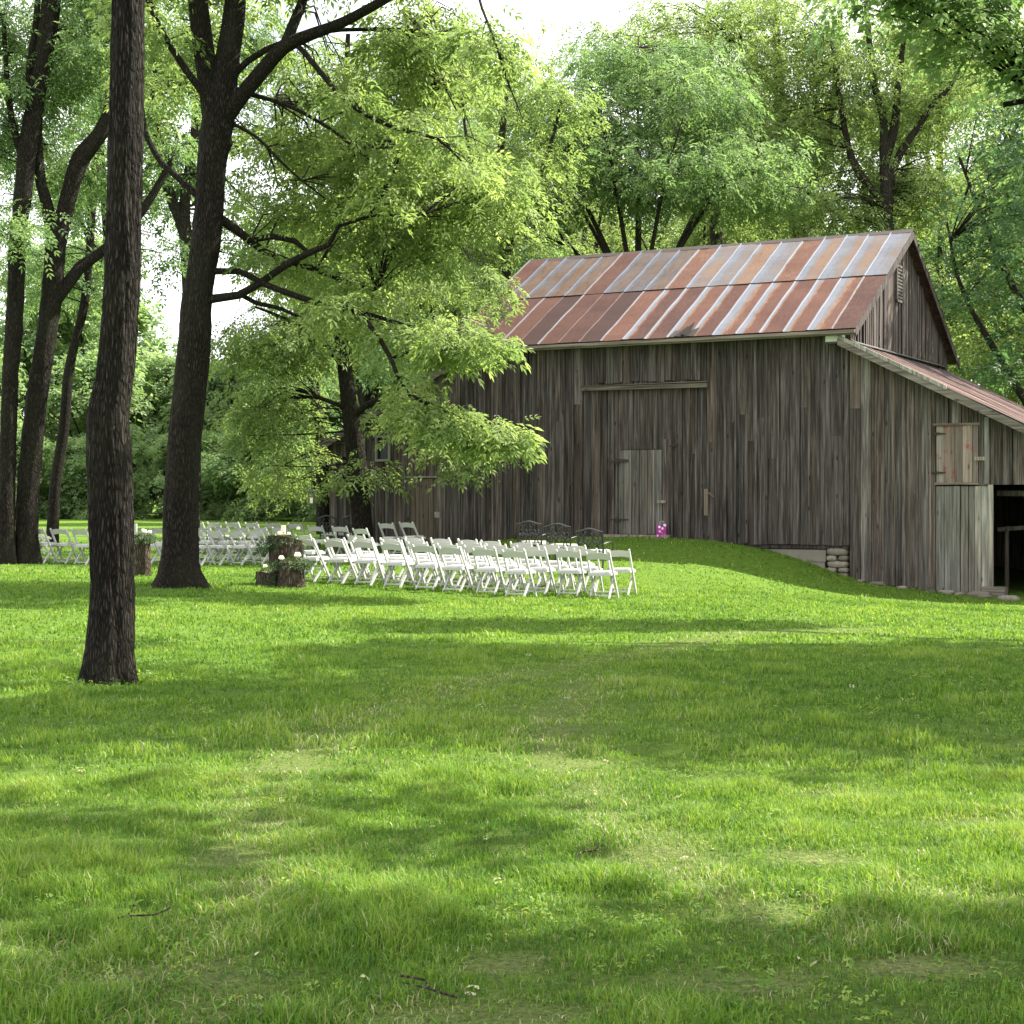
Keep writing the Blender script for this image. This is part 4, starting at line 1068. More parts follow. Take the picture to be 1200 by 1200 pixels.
def ring_blobs(x, y, z, height, fork, spread, n, per, seed, low=.45):
    g = np.random.default_rng(seed); o = []
    for k in range(n):
        a = g.random() * 6.283; q = math.sqrt(g.random()); h = fork * low + (height - fork * low) * (g.random() ** .85)
        taper = math.sin(math.pi * min(1, .22 + .78 * (h / height)) ** 1.25) ** .6
        o.append(((x + math.cos(a) * spread * q * taper, y + math.sin(a) * spread * q * taper, z + h), (spread * .34, spread * .34, height * .085), per))
    return o
# the wide many-stemmed tree over the middle of the roof
xb, yb = (748 - 600) / FPX * 57, 57
bl = [px_blob(760, 200, 55, 130, 40, 3.0, 70), px_blob(690, 150, 56, 75, 45, 3, 44), px_blob(810, 130, 56, 90, 50, 3, 52), px_blob(720, 80, 57, 65, 40, 2.4, 34), px_blob(880, 200, 56, 60, 45, 2.4, 30), px_blob(630, 220, 56, 50, 40, 2.2, 24), px_blob(800, 70, 58, 60, 35, 2, 20), px_blob(630, 140, 58, 50, 40, 2, 18), px_blob(590, 200, 58, 40, 50, 2, 16), px_blob(590, 280, 57, 40, 30, 2, 12)]
fan_tree('tree', 'wide many stemmed tree rising behind the middle of the barn roof', GB, xb, yb, 7.0, 6.2, 17.5, 9, bl, M['leaf_mid'], 21, r=.2, m=36, Rc=.95, scale=1.35, kind='ash', reach=6)
# taller tree right of it
xb, yb = (1040 - 600) / FPX * 60, 60
bl = [px_blob(1000, 60, 60.5, 110, 70, 2.5, 60), px_blob(1090, 110, 61, 80, 60, 2.5, 40), px_blob(960, 150, 60.8, 70, 60, 2.5, 40), px_blob(1050, 200, 61.5, 80, 50, 2.0, 40), px_blob(930, 40, 61, 60, 60, 2.6, 24), px_blob(1120, 30, 61, 90, 50, 3, 36), px_blob(960, 240, 60, 70, 35, 2.4, 26), px_blob(1100, 230, 61, 60, 40, 2.4, 24)]
st_l = [(1040, 330, 17), (1040, 270, 16), (1038, 215, 14), (1036, 190, 12), (1035, 140, 10), (1025, 100, 9), (1018, 40, 7), (1010, -50, 4)]
s = [px_stem([(1040, 590, 20)] + st_l, yb), px_stem([(1038, 225, 10), (1055, 180, 10), (1075, 150, 9), (1095, 120, 7), (1118, 95, 5), (1140, 40, 3)], yb), px_stem([(1036, 190, 12), (1048, 150, 11), (1052, 105, 9), (1060, 40, 6)], yb), px_stem([(1036, 240, 10), (1000, 190, 9), (985, 120, 7), (975, 50, 5)], yb)]
make_tree('tree', 'tall yellow green tree with a forked trunk seen above the gable', GB, (*P(1040, 0, yb)[:2], gz(*P(1040, 0, yb)[:2])), drop(s[0], 0) and [drop(s[0], gz(*P(1040, 0, yb)[:2]) - .1)] + s[1:], bl, M['bark_far'], M['leaf_bright'], m=34, Rc=1.0, scale=1.3, kind='ash', seed=22, k0=16, reach=6)
# tree between, with two bare looking leaders
xb, yb = (918 - 600) / FPX * 64, 64
bl = [px_blob(910, 60, 64, 70, 70, 3, 40), px_blob(850, 20, 64, 70, 50, 3, 30), px_blob(920, 150, 64, 60, 50, 3, 36), px_blob(900, 225, 64, 80, 40, 3, 36), px_blob(780, 20, 64, 50, 35, 2.4, 14)]
s = [px_stem([(940, 330, 22), (935, 260, 20), (925, 200, 16), (915, 120, 14), (911, 60, 11), (908, -20, 7)], yb), px_stem([(935, 250, 12), (965, 180, 10), (980, 90, 8), (985, 10, 5)], yb), px_stem([(915, 115, 9), (890, 80, 7), (860, 40, 4)], yb)]
zz = gz(*P(940, 0, yb)[:2]); s[0] = [(P(942, 0, yb)[0], yb, zz - .1, .4)] + s[0]
make_tree('tree', 'airy tree with slim dark leaders behind the right half of the roof', GB, (P(942, 0, yb)[0], yb, zz), s, bl, M['bark_far'], M['leaf_bright'], m=30, Rc=1.0, scale=1.35, kind='ash', seed=23, k0=14, reach=6)
# darker tree close behind the gable, right edge
xb, yb = 15.2, 46.0
bl = [px_blob(1160, 330, 45, 60, 60, 2, 13), px_blob(1150, 230, 46, 55, 50, 2, 9), px_blob(1190, 420, 45, 60, 50, 2.2, 10), px_blob(1230, 250, 46, 70, 80, 2.6, 20), px_blob(1170, 130, 46.5, 65, 50, 2.2, 8), px_blob(1240, 100, 46, 70, 70, 2.4, 20), px_blob(1120, 300, 46, 30, 40, 1.4, 8), px_blob(1290, 350, 46, 80, 90, 2.6, 26), ((14.4, 42.6, 12), (1.8, 1.8, 1.6), 26), ((13.0, 42.0, 9.6), (1.0, 1.2, 1.2), 14)]
s = [[(xb, yb, gz(xb, yb) - .1, .3), (xb + .1, yb, 4, .26), (xb - .1, yb, 8, .2), (xb + .2, yb, 12, .12), (xb, yb, 15.5, .05)], [(xb, yb, 3.5, .14), (xb - 1.4, yb - .3, 5.6, .1), (xb - 2.6, yb - .6, 7.6, .06), (xb - 3.0, yb - .5, 9.5, .03)], [(xb, yb, 6, .13), (xb - 1.4, yb, 8.6, .09), (xb - 2.4, yb + .4, 11.5, .04)], [(xb, yb, 5, .12), (xb + 1.6, yb - .5, 7.5, .08), (xb + 3, yb - 1, 9, .04)], [(xb, yb, 2.8, .1), (xb - .6, yb - .8, 4.2, .07), (xb - .4, yb - 1.6, 5.6, .03)]]
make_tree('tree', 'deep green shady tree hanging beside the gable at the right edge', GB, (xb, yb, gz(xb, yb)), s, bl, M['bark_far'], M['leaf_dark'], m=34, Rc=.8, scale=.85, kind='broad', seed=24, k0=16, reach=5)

xb, yb = (588 - 600) / FPX * 51, 51.0
bl = [px_blob(600, 120, 51, 55, 60, 2, 22), px_blob(565, 200, 50.5, 45, 55, 1.8, 22), px_blob(640, 190, 51, 45, 45, 1.8, 18), px_blob(590, 270, 50.5, 45, 35, 1.6, 16), px_blob(655, 110, 51.5, 40, 40, 1.6, 10), px_blob(545, 290, 50, 35, 35, 1.4, 10), px_blob(540, 90, 51.5, 40, 50, 1.6, 10)]
s = [px_stem([(588, 590, 22), (588, 420, 19), (592, 300, 15), (585, 220, 11), (590, 140, 8), (600, 70, 4)], yb), px_stem([(591, 310, 9), (620, 240, 7), (645, 170, 5), (660, 110, 3)], yb), px_stem([(588, 280, 8), (560, 220, 6), (545, 150, 4), (540, 90, 2)], yb)]
make_tree('tree', 'light green tree between the drooping tree and the left end of the ridge', GB, (xb, yb, gz(xb, yb)), s, bl, M['bark_far'], M['leaf_bright'], m=30, Rc=.9, scale=1.25, kind='ash', seed=25, k0=12, reach=6)
xb, yb = (840 - 600) / FPX * 68, 68.0
bl = [px_blob(830, 60, 68, 60, 60, 2.4, 26), px_blob(760, 40, 68, 50, 40, 2.2, 12), px_blob(870, 130, 68, 55, 60, 2.2, 24), px_blob(830, 200, 68, 60, 40, 2, 18), px_blob(690, 60, 68, 45, 35, 2, 7), px_blob(620, 60, 68, 40, 40, 2, 5)]
s = [px_stem([(845, 590, 22), (842, 330, 18), (836, 220, 14), (838, 130, 10), (830, 40, 5)], yb), px_stem([(838, 230, 8), (800, 140, 6), (750, 70, 3), (700, 35, .8)], yb), px_stem([(838, 180, 7), (870, 110, 5), (885, 40, 3)], yb)]
make_tree('tree', 'open tree whose thin top leans left into the bright gap of sky', GB, (xb, yb, gz(xb, yb)), s, bl, M['bark_far'], M['leaf_bright'], m=30, Rc=1.05, scale=1.45, kind='ash', seed=26, k0=12, reach=8, along=[(1, .3, 30, (.8, .8, .8)), (2, .4, 6, (.5, .5, .4))])
xb, yb = (110 - 600) / FPX * 56, 56.0
bl = [px_blob(60, 60, 56, 70, 60, 2, 26), px_blob(130, 120, 56, 60, 60, 2, 26), px_blob(30, 180, 56, 60, 60, 2, 22), px_blob(100, 230, 56, 60, 50, 1.8, 18), px_blob(190, 60, 56.5, 50, 60, 1.8, 16), px_blob(195, 230, 56.5, 35, 50, 1.6, 10), px_blob(30, 300, 56, 50, 40, 1.6, 14), px_blob(120, -10, 56, 90, 40, 2, 20), px_blob(110, 310, 56, 40, 30, 1.5, 7)]
s = [px_stem([(136, 606, 18), (134, 450, 15), (128, 300, 12), (118, 180, 9), (112, 60, 6), (108, -40, 3)], yb), px_stem([(130, 330, 8), (90, 250, 6), (50, 170, 5), (30, 90, 3)], yb), px_stem([(126, 290, 8), (165, 220, 6), (190, 130, 4), (195, 50, 2)], yb), px_stem([(131, 360, 6), (80, 320, 5), (30, 295, 3)], yb)]
make_tree('tree', 'leafy tree filling the space behind the left trunks, its stem behind the nearest one', 'trees around the lawn', (P(136, 0, yb)[0], yb, gz(P(136, 0, yb)[0], yb)), s, bl, M['bark_far'], M['leaf_far'], m=46, Rc=1.05, scale=1.3, kind='ash', seed=27, k0=12, reach=6)

# row of trees farther back, copies of three kinds
protos = []
for q, (leaf, kind, sd, h) in enumerate(((M['leaf_far'], 'ash', 31, 17), (M['leaf_bright'], 'ash', 32, 19), (M['leaf_bright'], 'ash', 33, 16))):
    bl = ring_blobs(0, 75, gz(0, 75), h, 5, 4.6, 18, 14, sd, low=.5)
    t = fan_tree('tree', '', GB, 0, 75, 5, 4.4, h, 7, bl, leaf, sd, r=.3, m=30, Rc=1.15, scale=1.75, kind=kind, k0=10, reach=6)
    protos.append(t)
FAR = [(-2.5, 70, 0, 1.0, 'tree filling the gap at the left end of the barn ridge'), (3.2, 76, 1, 1.0, 'tall loose tree behind the left half of the barn roof'), (8.5, 74, 2, 1.05, 'bright tree low behind the middle of the roof'), (13.5, 78, 0, 1.1, 'rounded tree behind the forked trunk above the gable'),
       (19, 72, 1, 1.05, 'tall tree at the upper right behind the shady gable tree'), (24.5, 66, 2, 1.05, 'bright tree beyond the right edge of the lean-to roof'), (20.5, 58, 2, .92, 'yellow green tree seen under the shady branches right of the gable'), (-7, 78, 1, 1.05, 'tall loose tree left of the barn, beyond the leafy shed tree'), (-9.5, 96, 2, 1.2, 'bright tree in the distance between shed tree and drooping tree'),
       (16.5, 88, 1, 1.2, 'tallest distant tree behind the right end of the ridge'), (-4.5, 96, 1, 1.5, 'very tall distant tree between the drooping tree and the barn ridge'), (22, 84, 1, 1.35, 'very tall distant tree in the upper right'), (27.5, 78, 0, 1.3, 'rounded distant tree beyond the upper right corner'), (6, 90, 2, 1.25, 'tall distant tree behind the left half of the ridge'), (11, 92, 0, 1.3, 'tall distant tree behind the middle of the ridge')]
first = [True] * 3
for (x, y, q, sc, lab) in FAR:
    o = protos[q] if first[q] else copy_tree(protos[q]); first[q] = False
    o.location = (x, y, gz(x, y)); o.scale = (sc, sc, sc * random.uniform(.95, 1.05)); o.rotation_euler = (0, 0, random.uniform(0, 6.28)); o['label'] = lab

# wood edge beyond the meadow: bushy to the ground
GE = 'trees along the far edge of the meadow'
eb = []
for q, (leaf, sd, h, sp) in enumerate(((M['leaf_far'], 51, 11, 4.6), (M['leaf_far'], 52, 13, 4.2), (M['leaf_far'], 53, 9, 4.4))):
    bl = ring_blobs(0, 100, gz(0, 100), h, 3.5, sp, 20, 9, sd, low=.15)
    eb.append(fan_tree('tree', '', GE, 0, 100, 2.5, sp * .8, h, 6, bl, leaf, sd, r=.2, m=30, Rc=1.3, scale=2.1, kind='broad', k0=8, reach=6))
first = [True] * 3
EDGE = [(-41, 96, 1, 1.3), (-35.5, 101, 0, 1.25), (-31, 95, 2, 1.05), (-27.5, 103, 1, 1.25), (-24.5, 96, 0, .9), (-21.2, 100, 1, .72), (-18.2, 99, 2, .92), (-15.2, 97, 0, .95), (-11.5, 101, 1, .95), (-8.5, 97, 2, 1.05), (-4, 100, 0, 1.1), (-13.4, 84, 2, .62), (-9.2, 82, 2, .7), (-29.5, 90, 2, .7), (-6, 86, 0, .9), (-33, 92, 2, .55), (-26.5, 88, 0, .42), (-24, 90, 2, .5), (-21.5, 88, 0, .45), (-19, 91, 2, .52), (-16.5, 87, 0, .45), (-27.2, 110, 1, 1.15), (-22.5, 112, 1, .8), (-30.5, 106, 2, .85)]
EL = ['tall far tree beyond the left trunks, out past the edge of the meadow', 'bushy far tree behind the slim edge tree', 'low dark bush tree behind the leaning forked tree', 'tall far tree seen between leaning tree and thin curving tree', 'far tree just right of the thin curving trunk',
      'pale far tree under the sky gap beside the nearest trunk', 'dark low far tree between the two big trunks', 'far bushy tree hidden behind the wide drooping trunk', 'tall far tree just right of the wide trunk', 'dark far tree behind the stumps and shed tree', 'far tree behind the shed roof',
      'small dark shrub tree at the meadow edge right of the wide trunk', 'small dark shrub tree at the meadow edge near the shed corner', 'small dark shrub tree at the meadow edge behind the left chairs', 'bushy tree beyond the shed, seen through the leafy tree', 'bush at the meadow edge beside the slim edge trunk', 'bush at the meadow edge between the leaning and the thin curving trunk', 'bush at the meadow edge right behind the thin curving trunk', 'bush at the meadow edge half hidden by the nearest trunk', 'bush at the meadow edge right of the nearest trunk, above its stump', 'bush at the meadow edge half hidden by the wide trunk', 'distant tree rising behind the bushes left of the nearest trunk', 'distant tree rising behind the bushes under the sky gap', 'distant bushy tree filling the low gap right of the slim edge trunk']
for (x, y, q, sc), lab in zip(EDGE, EL):
    o = eb[q] if first[q] else copy_tree(eb[q]); first[q] = False
    o.location = (x, y, gz(x, y) - .1); o.scale = (sc, sc, sc * random.uniform(.92, 1.08)); o.rotation_euler = (0, 0, random.uniform(0, 6.28)); o['label'] = lab

# big trees standing right of the camera's view: their crowns shade the lawn and hang into the upper right corner
GR = 'shade trees to the right of the lawn'
def shade_tree(label, x, y, h, stems, blobs, seed, **kw):
    z = gz(x, y); st = [[(x, y, z - .1, .36), (x, y, z + 3, .3), (x - .2, y + .1, z + h * .6, .24), (x - .1, y, z + h, .08)]]
    for (a, b, c) in stems: st.append([(x - .15, y, z + h * .42, .16), ((x + a) / 2, (y + b) / 2, (z + h * .45 + c) / 2 + .8, .11), (a, b, c, .04)])
    return make_tree('tree', label, GR, (x, y, z), st, blobs, M['bark'], M['leaf_mid'], seed=seed, k0=20, flare=(.3, .35, 4), **kw)
shade_tree('tall shade tree whose leafy twigs hang in the upper right corner', 12.5, 20.5, 14, [(7.5, 19.5, 10.3), (8.5, 22, 10.5), (8, 15.5, 10.3), (13, 14.5, 10.5), (4.2, 15.4, 10.1), (15, 23, 11), (6.0, 21.5, 10.2), (7.4, 24.4, 7.6)],
           [((5.4, 15.6, 10.2), (1.5, 2.4, .6), 34), ((3.6, 15.2, 10.2), (1.3, 1.8, .5), 16), ((8.0, 17.4, 10.5), (1.7, 3.9, 1.0), 110), ((10.5, 17.4, 10.9), (2.4, 4.2, 1.3), 165), ((13.5, 18.3, 11.2), (2.6, 4.2, 1.5), 110), ((6.8, 20.5, 10.4), (1.2, 1.4, .6), 14), ((7.8, 24.2, 8.6), (1.6, 1.4, 1.0), 17), ((6.8, 24.0, 9.2), (1.8, 1.2, .7), 17), ((8.3, 23.5, 6.9), (1.0, .9, .9), 8)], 61, m=56, Rc=.66, scale=.85, kind='broad')
shade_tree('shade tree right of the view, casting the dark band across the near grass', 12.5, 8.0, 13, [(8, 8.8, 10.2), (11, 9.5, 10.5), (7.2, 8.2, 10.2), (13, 6, 11), (9, 5.5, 10.2)],
           [((8.9, 8.4, 10.5), (2.5, .8, .7), 48), ((11.5, 8.2, 11.2), (2.4, 1.1, 1.0), 36), ((9.3, 6.4, 10.6), (2.8, 1.3, .8), 44), ((6.3, 10.8, 10.5), (1.5, 2.0, .5), 7), ((5.6, 9.0, 10.4), (1.0, 1.0, .4), 4)], 62, m=42, Rc=.55, scale=1.1, kind='broad')

# ------------------------------------------------------------------ tree stumps with flowers and candles
def stump(x, y, h, r, label, seed, tilt=0, cut=M['cut_wood'], r2=None):
    t = thing('tree_stump', (x, y, gz(x, y) - .03), seed, label, 'stump', 'log stumps at the aisle')
    g = np.random.default_rng(seed); k = 28; V = []
    nz = 9; a = np.linspace(0, 2 * np.pi, k, endpoint=False)
    for q in range(nz):
        z = h * q / (nz - 1); rr = r + ((r2 or r) - r) * q / (nz - 1) + r * .12 * math.exp(-z / .08)
        rad = rr * (1 + .16 * (vnoise(np.cos(a) * 1.5 + seed, np.sin(a) * 1.5, np.full(k, z * 1.5), seed) - .5) + .10 * (vnoise(np.cos(a) * 9, np.sin(a) * 9, np.full(k, z * 4), seed + 1) - .5))
        zz_ = z + tilt * rad * np.cos(a) * (q / (nz - 1)) ** 2
        V.append(np.stack([rad * np.cos(a), rad * np.sin(a), zz_], -1))
    V = np.vstack(V); i_ = np.arange(nz - 1)[:, None] * k; j_ = np.arange(k)[None]
    f = np.stack([i_ + j_, i_ + (j_ + 1) % k, i_ + k + (j_ + 1) % k, i_ + k + j_], -1).reshape(-1, 4)
    m = MB(); m.add(V, [f]); m.build('bark', M['bark_stump'], t)
    top = V[-k:]; m = MB(); c = top.mean(0)
    m.add(np.vstack([top * .995 + c * .005 + (0, 0, -.004), c[None] + (0, 0, .004)]), [np.array([(j, (j + 1) % k, k) for j in range(k)])]); m.build('cut_face', cut, t)
    return t
def garland(x, y, z, rx, ry, label, seed, roses, n=20, droop=.1):
    t = thing('flower_garland', (x, y, z), 0, label, 'flowers', 'greenery and roses on the stumps')
    g = np.random.default_rng(seed)
    a = g.random(n) * 6.283; q = np.sqrt(g.random(n))
    C = np.stack([rx * q * np.cos(a), ry * q * np.sin(a), .05 - droop * q ** 3 + .02 * g.normal(size=n)], -1)
    v, f, ti = leaves_np(C, 9, .09, .42, 'ash', g, .25)
    link('foliage', mesh_np('foliage', v, [f], {'tint': ('FACE', ti)}), M['leafy'], t)
    for (dx, dy, dz, r) in roses:
        m = MB()
        r *= .8; m.ball((dx, dy, dz), r, .5, 12, 8, (1, 1, .85), .25, seed)
        for k in range(5):
            b = k * 1.257 + seed; m.ball((dx + r * .55 * math.cos(b), dy + r * .55 * math.sin(b), dz - r * .15), r * .6, .5, 8, 6, (1, 1, .7), .2, k)
        m.build('rose', M['rose'], t)
    return t
def candle(x, y, z, h, r, label, holder=None):
    t = thing('pillar_candle', (x, y, z), 0, label, 'candle')
    m = MB(); a = [(0, 0, 0, r), (0, 0, h * .96, r), (0, 0, h, r * .9)]; m.tube(a, 18); m.build('wax', M['wax'] if holder else M['white'], t)
    m = MB(); m.tube([(0, 0, h, .003), (.003, 0, h + .02, .003)], 5); m.build('wick', M['black_metal'], t)
    if holder:
        m = MB(); m.tube([(0, 0, -.02, r * 1.5), (0, 0, .015, r * 1.6), (0, 0, .02, r * 1.2)], 16); m.build('dish', M['cut_wood'], t)
    return t
Ys = 28.9
def wx_(px, Y): return (px - 600) / FPX * Y
x0 = wx_(314, Ys - .1); stump(x0, Ys - .1, .27, .21, 'short dark log stump, lowest of the three right of the wide trunk', 71)
x1 = wx_(342, Ys - .25); stump(x1, Ys - .25, .46, .23, 'middle log stump with bark, standing before the tall split stump', 72)
x2 = wx_(335, Ys + .3); stump(x2, Ys + .3, .84, .30, 'tall split stump with a pale pink slanting cut face, right of the wide trunk', 73, tilt=.22, r2=.33)
z0, z1, z2 = gz(x0, Ys - .1), gz(x1, Ys - .25), gz(x2, Ys + .3)
garland(x0 + .1, Ys - .1, z0 + .27, .22, .14, 'dark greenery and a blush rose on the lowest stump', 81, [(-.14, -.08, .07, .05)])
garland(x1 + .03, Ys - .27, z1 + .45, .28, .18, 'greenery with two cream roses on the middle stump', 82, [(-.2, -.1, .06, .06), (.08, -.05, .11, .075)], 26)
garland(x2 - .02, Ys + .18, z2 + .86, .34, .2, 'trailing greenery round the candle on the tall split stump', 83, [(-.06, -.12, .06, .05), (.1, -.1, .05, .04), (.26, -.02, .14, .04)], 30, .25)
candle(x2 - .04, Ys + .25, z2 + .88, .17, .042, 'ivory pillar candle in a wooden dish on the tall split stump', True)
Yl = 32; x3 = wx_(166, Yl); stump(x3, Yl, .84, .17, 'tall bark covered stump between the two big trunks', 74); z3 = gz(x3, Yl)
garland(x3 + .06, Yl - .05, z3 + .81, .16, .14, 'cream flowers on the stump between the two big trunks', 84, [(.02, -.06, .07, .06), (.12, -.04, .06, .05), (-.02, 0, .09, .045)], 14)
candle(x3 - .1, Yl - .06, z3 + .81, .22, .028, 'slim white candle on the stump between the two big trunks')

# lantern on its branch hook by the shed tree
Yn = 38.2; lx0, _, lz0 = P(365, 590, Yn)
ln = thing('lantern', (lx0, Yn, lz0), .4, 'black wire lantern hanging among leaves left of the shed tree', 'lantern')
m = MB()
for k in range(4):
    a = k * math.pi / 2 + .78; m.bar((.085 * math.cos(a), .085 * math.sin(a), 0), (.085 * math.cos(a), .085 * math.sin(a), .26), .014, .014)
m.box(-.08, .08, -.08, .08, -.02, .005); m.build('frame', M['black_metal'], ln)
m = MB(); m.add([(-.09, -.09, .26), (.09, -.09, .26), (.09, .09, .26), (-.09, .09, .26), (0, 0, .37)], [np.array([(0, 1, 4), (1, 2, 4), (2, 3, 4), (3, 0, 4)]), np.array([(0, 3, 2, 1)])]); m.build('roof', M['black_metal'], ln)
m = MB(); m.tube([(0, 0, .36, .006), (.01, 0, .8, .006), (0, 0, 1.15, .006)], 5); m.build('hanger', M['black_metal'], ln)
m = MB(); m.tube([(0, 0, .005, .035), (0, 0, .14, .035)], 12); m.build('candle', M['wax'], ln)

# gift bag by the wicket door
gbx, _ = wall(778, 630); q = B(gbx, -.13)
m_ = NT('bag_print'); v_ = m_.coords((1, 1, 1)); vo = m_.node('ShaderNodeTexVoronoi'); vo.inputs['Scale'].default_value = 11; m_.link(v_, vo.inputs['Vector'])
m_.base(m_.mix(m_.ramp(vo.outputs['Distance'], [(.28, 1.0), (.42, 0.0)]), m_.ramp(m_.noise(v_, 5, 2), [(.4, (.12, .012, .16)), (.6, (.42, .02, .22))]), m_.ramp(m_.noise(v_, 9, 2), [(.4, (.75, .25, .5)), (.6, (.8, .72, .78))])), .45, .4)
gb = thing('gift_bag', (*q, .8), -TH + .1, 'small purple and pink patterned gift bag beside the wicket door', 'bag')
m = MB(); v = [(x, y, z) for z, e in ((0, 0), (.31, .012)) for y in (-.055 + e, .055 - e) for x in (-.115, .115)]; m.hexa(np.array(v)); m.build('bag_body', m_.m, gb)
for s in (-1, 1):
    m = MB(); m.tube(spline([(-.05, s * .043, .3, .004), (-.03, s * .043, .375, .004), (.03, s * .043, .375, .004), (.05, s * .043, .3, .004)], .02), 5); m.build('handle', M['white'], gb)

# ------------------------------------------------------------------ grass
g = np.random.default_rng(99)
def blades(n, y0, y1, h0, h1, wd, power=1.0, seg2=True, thin=1.0):
    # uniform over the ground area of the wedge that can be seen, with a margin for other viewpoints
    u = g.random(n); y = np.sqrt(y0 ** 2 + u * (y1 ** 2 - y0 ** 2)); x = (g.random(n) * 2 - 1) * (.345 * y + 2.4)
    # tufts
    t = g.random(n) < .45
    ang = g.random(n) * 6.283
    wr = wear(x, y)
    clump = fbm(x * 2.2, y * 2.2, 41, 4); lush = fbm(x * .7, y * .7, 51, 3)
    keep = g.random(n) > np.clip(wr * .78, 0, .8) * np.clip(1.1 - y / 60, 0, 1)
    keep &= g.random(n) < np.clip(.45 + 2.4 * (clump - .36), .22, 1)
    # not inside the barn, nor inside the trunks
    dx, dy = x - CX, y - CY; bx_ = dx * ex[0] + dy * ex[1]; by_ = dx * ey[0] + dy * ey[1]
    keep &= ~((by_ > -.06) & (bx_ > SX0) & (bx_ < LX))
    keep &= np.hypot(x - b1[0], y - b1[1]) > .26; keep &= np.hypot(x - b2[0], y - b2[1]) > .45
    x, y, wr, clump, lush, ang = [q[keep] for q in (x, y, wr, clump, lush, ang)]
    n = len(x); z = ground_z(x, y) - .006
    tall = np.clip((clump - .44) * 2.6, 0, 1) ** 1.3
    h = (h0 + (h1 - h0) * tall * (.35 + .9 * lush)) * g.uniform(.45, 1.45, n) * (1 - .55 * wr)
    lean = np.abs(g.normal(size=n)) * .42 + .08 + .6 * wr * g.random(n)
    la = ang + g.normal(size=n) * .6
    ww = wd * g.uniform(.7, 1.35, n)
    d = np.stack([np.cos(la), np.sin(la), 0 * la], -1); s = np.stack([-np.sin(ang), np.cos(ang), 0 * ang], -1)
    p0 = np.stack([x, y, z], -1)
    p1 = p0 + d * (h * lean * .35)[:, None]; p1[:, 2] += h * .55
    p2 = p0 + d * (h * lean * 1.25)[:, None]; p2[:, 2] += h * (1 - .35 * np.clip(lean, 0, 1.4))
    V = np.stack([p0 - s * ww[:, None] / 2, p0 + s * ww[:, None] / 2, p1 - s * ww[:, None] * .42, p1 + s * ww[:, None] * .42, p2], 1).reshape(-1, 3)
    i_ = np.arange(n)[:, None] * 5
    patch = fbm(x * .35, y * .35, 61, 3)
    tint = np.clip(.42 + .6 * (patch - .5) + .8 * (clump - .5) + .5 * (fbm(x * 7, y * 7, 91, 2) - .5) + .2 * g.normal(size=n), 0, 1)
    straw = g.random(n) < (.02 + .30 * wr)
    return V, i_ + np.array([[0, 1, 3, 2]]), i_ + np.array([[2, 3, 4]]), tint, straw
sets = [blades(700000, 3.2, 9.5, .032, .125, .0046), blades(270000, 9.5, 18, .035, .105, .0085), blades(220000, 18, 32, .035, .085, .0145), blades(90000, 32, 52, .04, .085, .024)]
for nm, sel in (('grass', False), ('dry_grass', True)):
    VV, Q, T3, AQ, n = [], [], [], [], 0
    for (V, q, t3, tint, straw) in sets:
        k = straw == sel; idx = np.where(k)[0]; m = len(idx)
        V = V.reshape(-1, 5, 3)[idx].reshape(-1, 3); i_ = np.arange(m)[:, None] * 5 + n
        VV.append(V); Q.append(i_ + np.array([[0, 1, 3, 2]])); T3.append(i_ + np.array([[2, 3, 4]])); AQ.append(tint[idx]); n += len(V)
    A = np.concatenate(AQ)
    me = mesh_np(nm, np.vstack(VV), [np.vstack(Q), np.vstack(T3)], {'tint': ('FACE', np.concatenate([A, A]))}, True)
    tag(link(nm, me, M['straw'] if sel else M['grass']), kind='stuff')

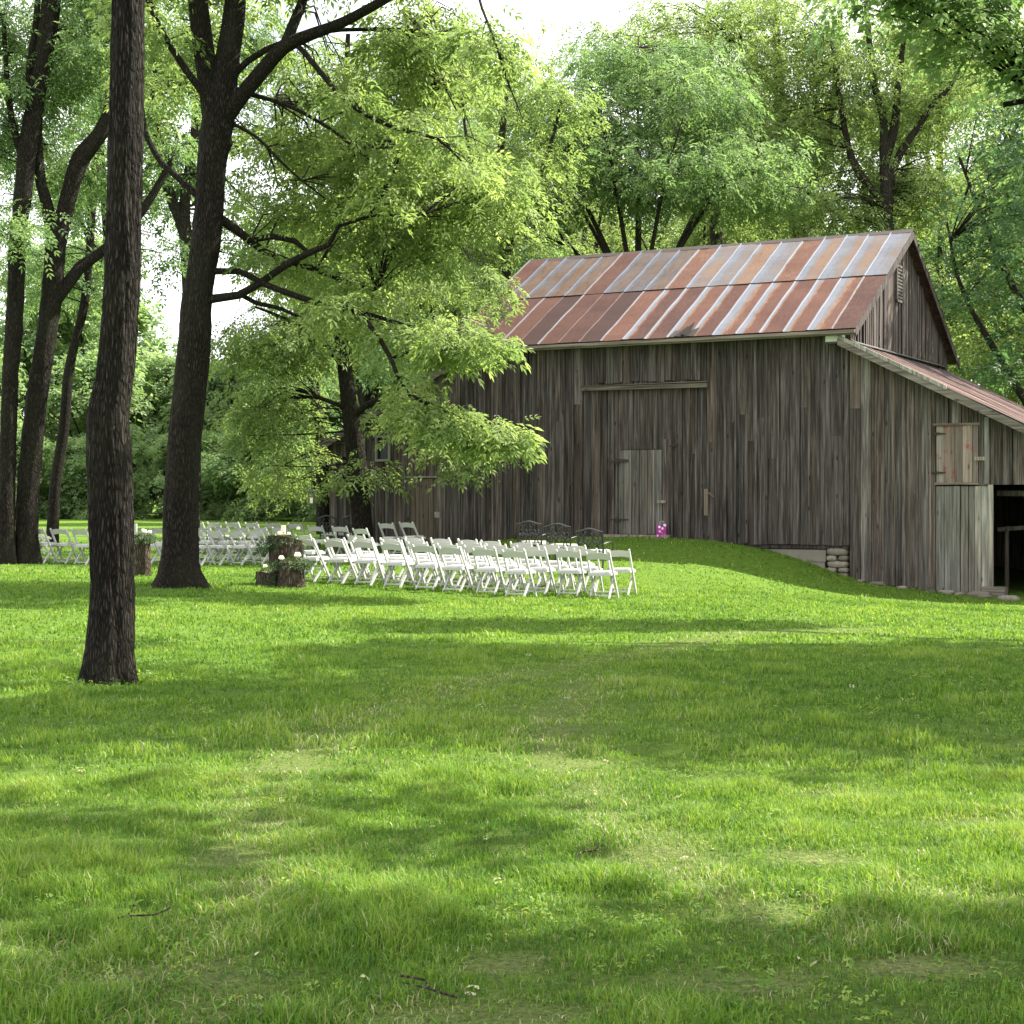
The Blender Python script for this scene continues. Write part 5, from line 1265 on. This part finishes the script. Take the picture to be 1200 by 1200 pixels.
# broad little weeds in patches, clover like
n = 2600
u = g.random(n); y = np.sqrt(3.8 ** 2 + u * (17 ** 2 - 3.8 ** 2)); x = (g.random(n) * 2 - 1) * (.345 * y + .5)
k = fbm(x * .8, y * .8, 71, 3) > .56; x, y = x[k], y[k]
C = np.stack([x, y, ground_z(x, y) + .035], -1)
v, f, ti = leaves_np(C, 9, .10, .12, 'broad', g, .12)
tag(link('clover_weeds', mesh_np('clover_weeds', v, [f], {'tint': ('FACE', np.clip(ti + .15, 0, 1))}), M['grass']), kind='stuff')
# ivy-like sprouts at the foot of the front trunk and along the barn wall
n = 26; a = g.random(n) * 6.283; C = np.stack([b1[0] + (.33 + .2 * g.random(n)) * np.cos(a), b1[1] + (.33 + .2 * g.random(n)) * np.sin(a), np.full(n, .06)], -1)
xs = g.uniform(-2.2, 3.0, 60); q = np.array([B(t, -.12 - .25 * g.random()) for t in xs]); C2 = np.stack([q[:, 0], q[:, 1], ground_z(q[:, 0], q[:, 1]) + .05], -1)
v, f, ti = leaves_np(np.vstack([C, C2]), 5, .09, .26, 'broad', g, .3)
tag(link('undergrowth', mesh_np('undergrowth', v, [f], {'tint': ('FACE', ti)}), M['grass']), kind='stuff')
# fallen leaves and bits of bark on the turf
n = 500
u = g.random(n); y = np.sqrt(3.8 ** 2 + u * (22 ** 2 - 3.8 ** 2)); x = (g.random(n) * 2 - 1) * (.345 * y + .5)
C = np.stack([x, y, ground_z(x, y) + .03], -1)
v, f, ti = leaves_np(C, 1, .03, .16, 'broad', g, .1)
tag(link('leaf_litter', mesh_np('leaf_litter', v, [f], {'tint': ('FACE', ti)}), M['straw']), kind='stuff')
# fallen twigs
for k, (px, py, L_, an, lab) in enumerate([(160, 1085, .30, .5, 'crooked dead twig lying in the lower left grass'), (690, 1010, .22, 1.0, 'short dead twig on the sunlit patch of grass'), (505, 1165, .24, 2.4, 'dead twig on bare soil at the bottom of the lawn')]):
    x, y = flat(px, py); t = thing('fallen_twig', (x, y, gz(x, y) + .028), an, lab, 'twig')
    m = MB(); m.tube(spline([(-L_ / 2, 0, -.01, .004), (-L_ * .1, .03, .005, .004), (L_ * .2, -.02, .008, .003), (L_ / 2, .03, .02, .0015)], .04), 6); m.build('stick', M['bark_stump'], t)
    m = MB(); m.tube([(-L_ * .1, .03, .005, .003), (.04, .1, .03, .0012)], 5); m.build('side_shoot', M['bark_stump'], t)
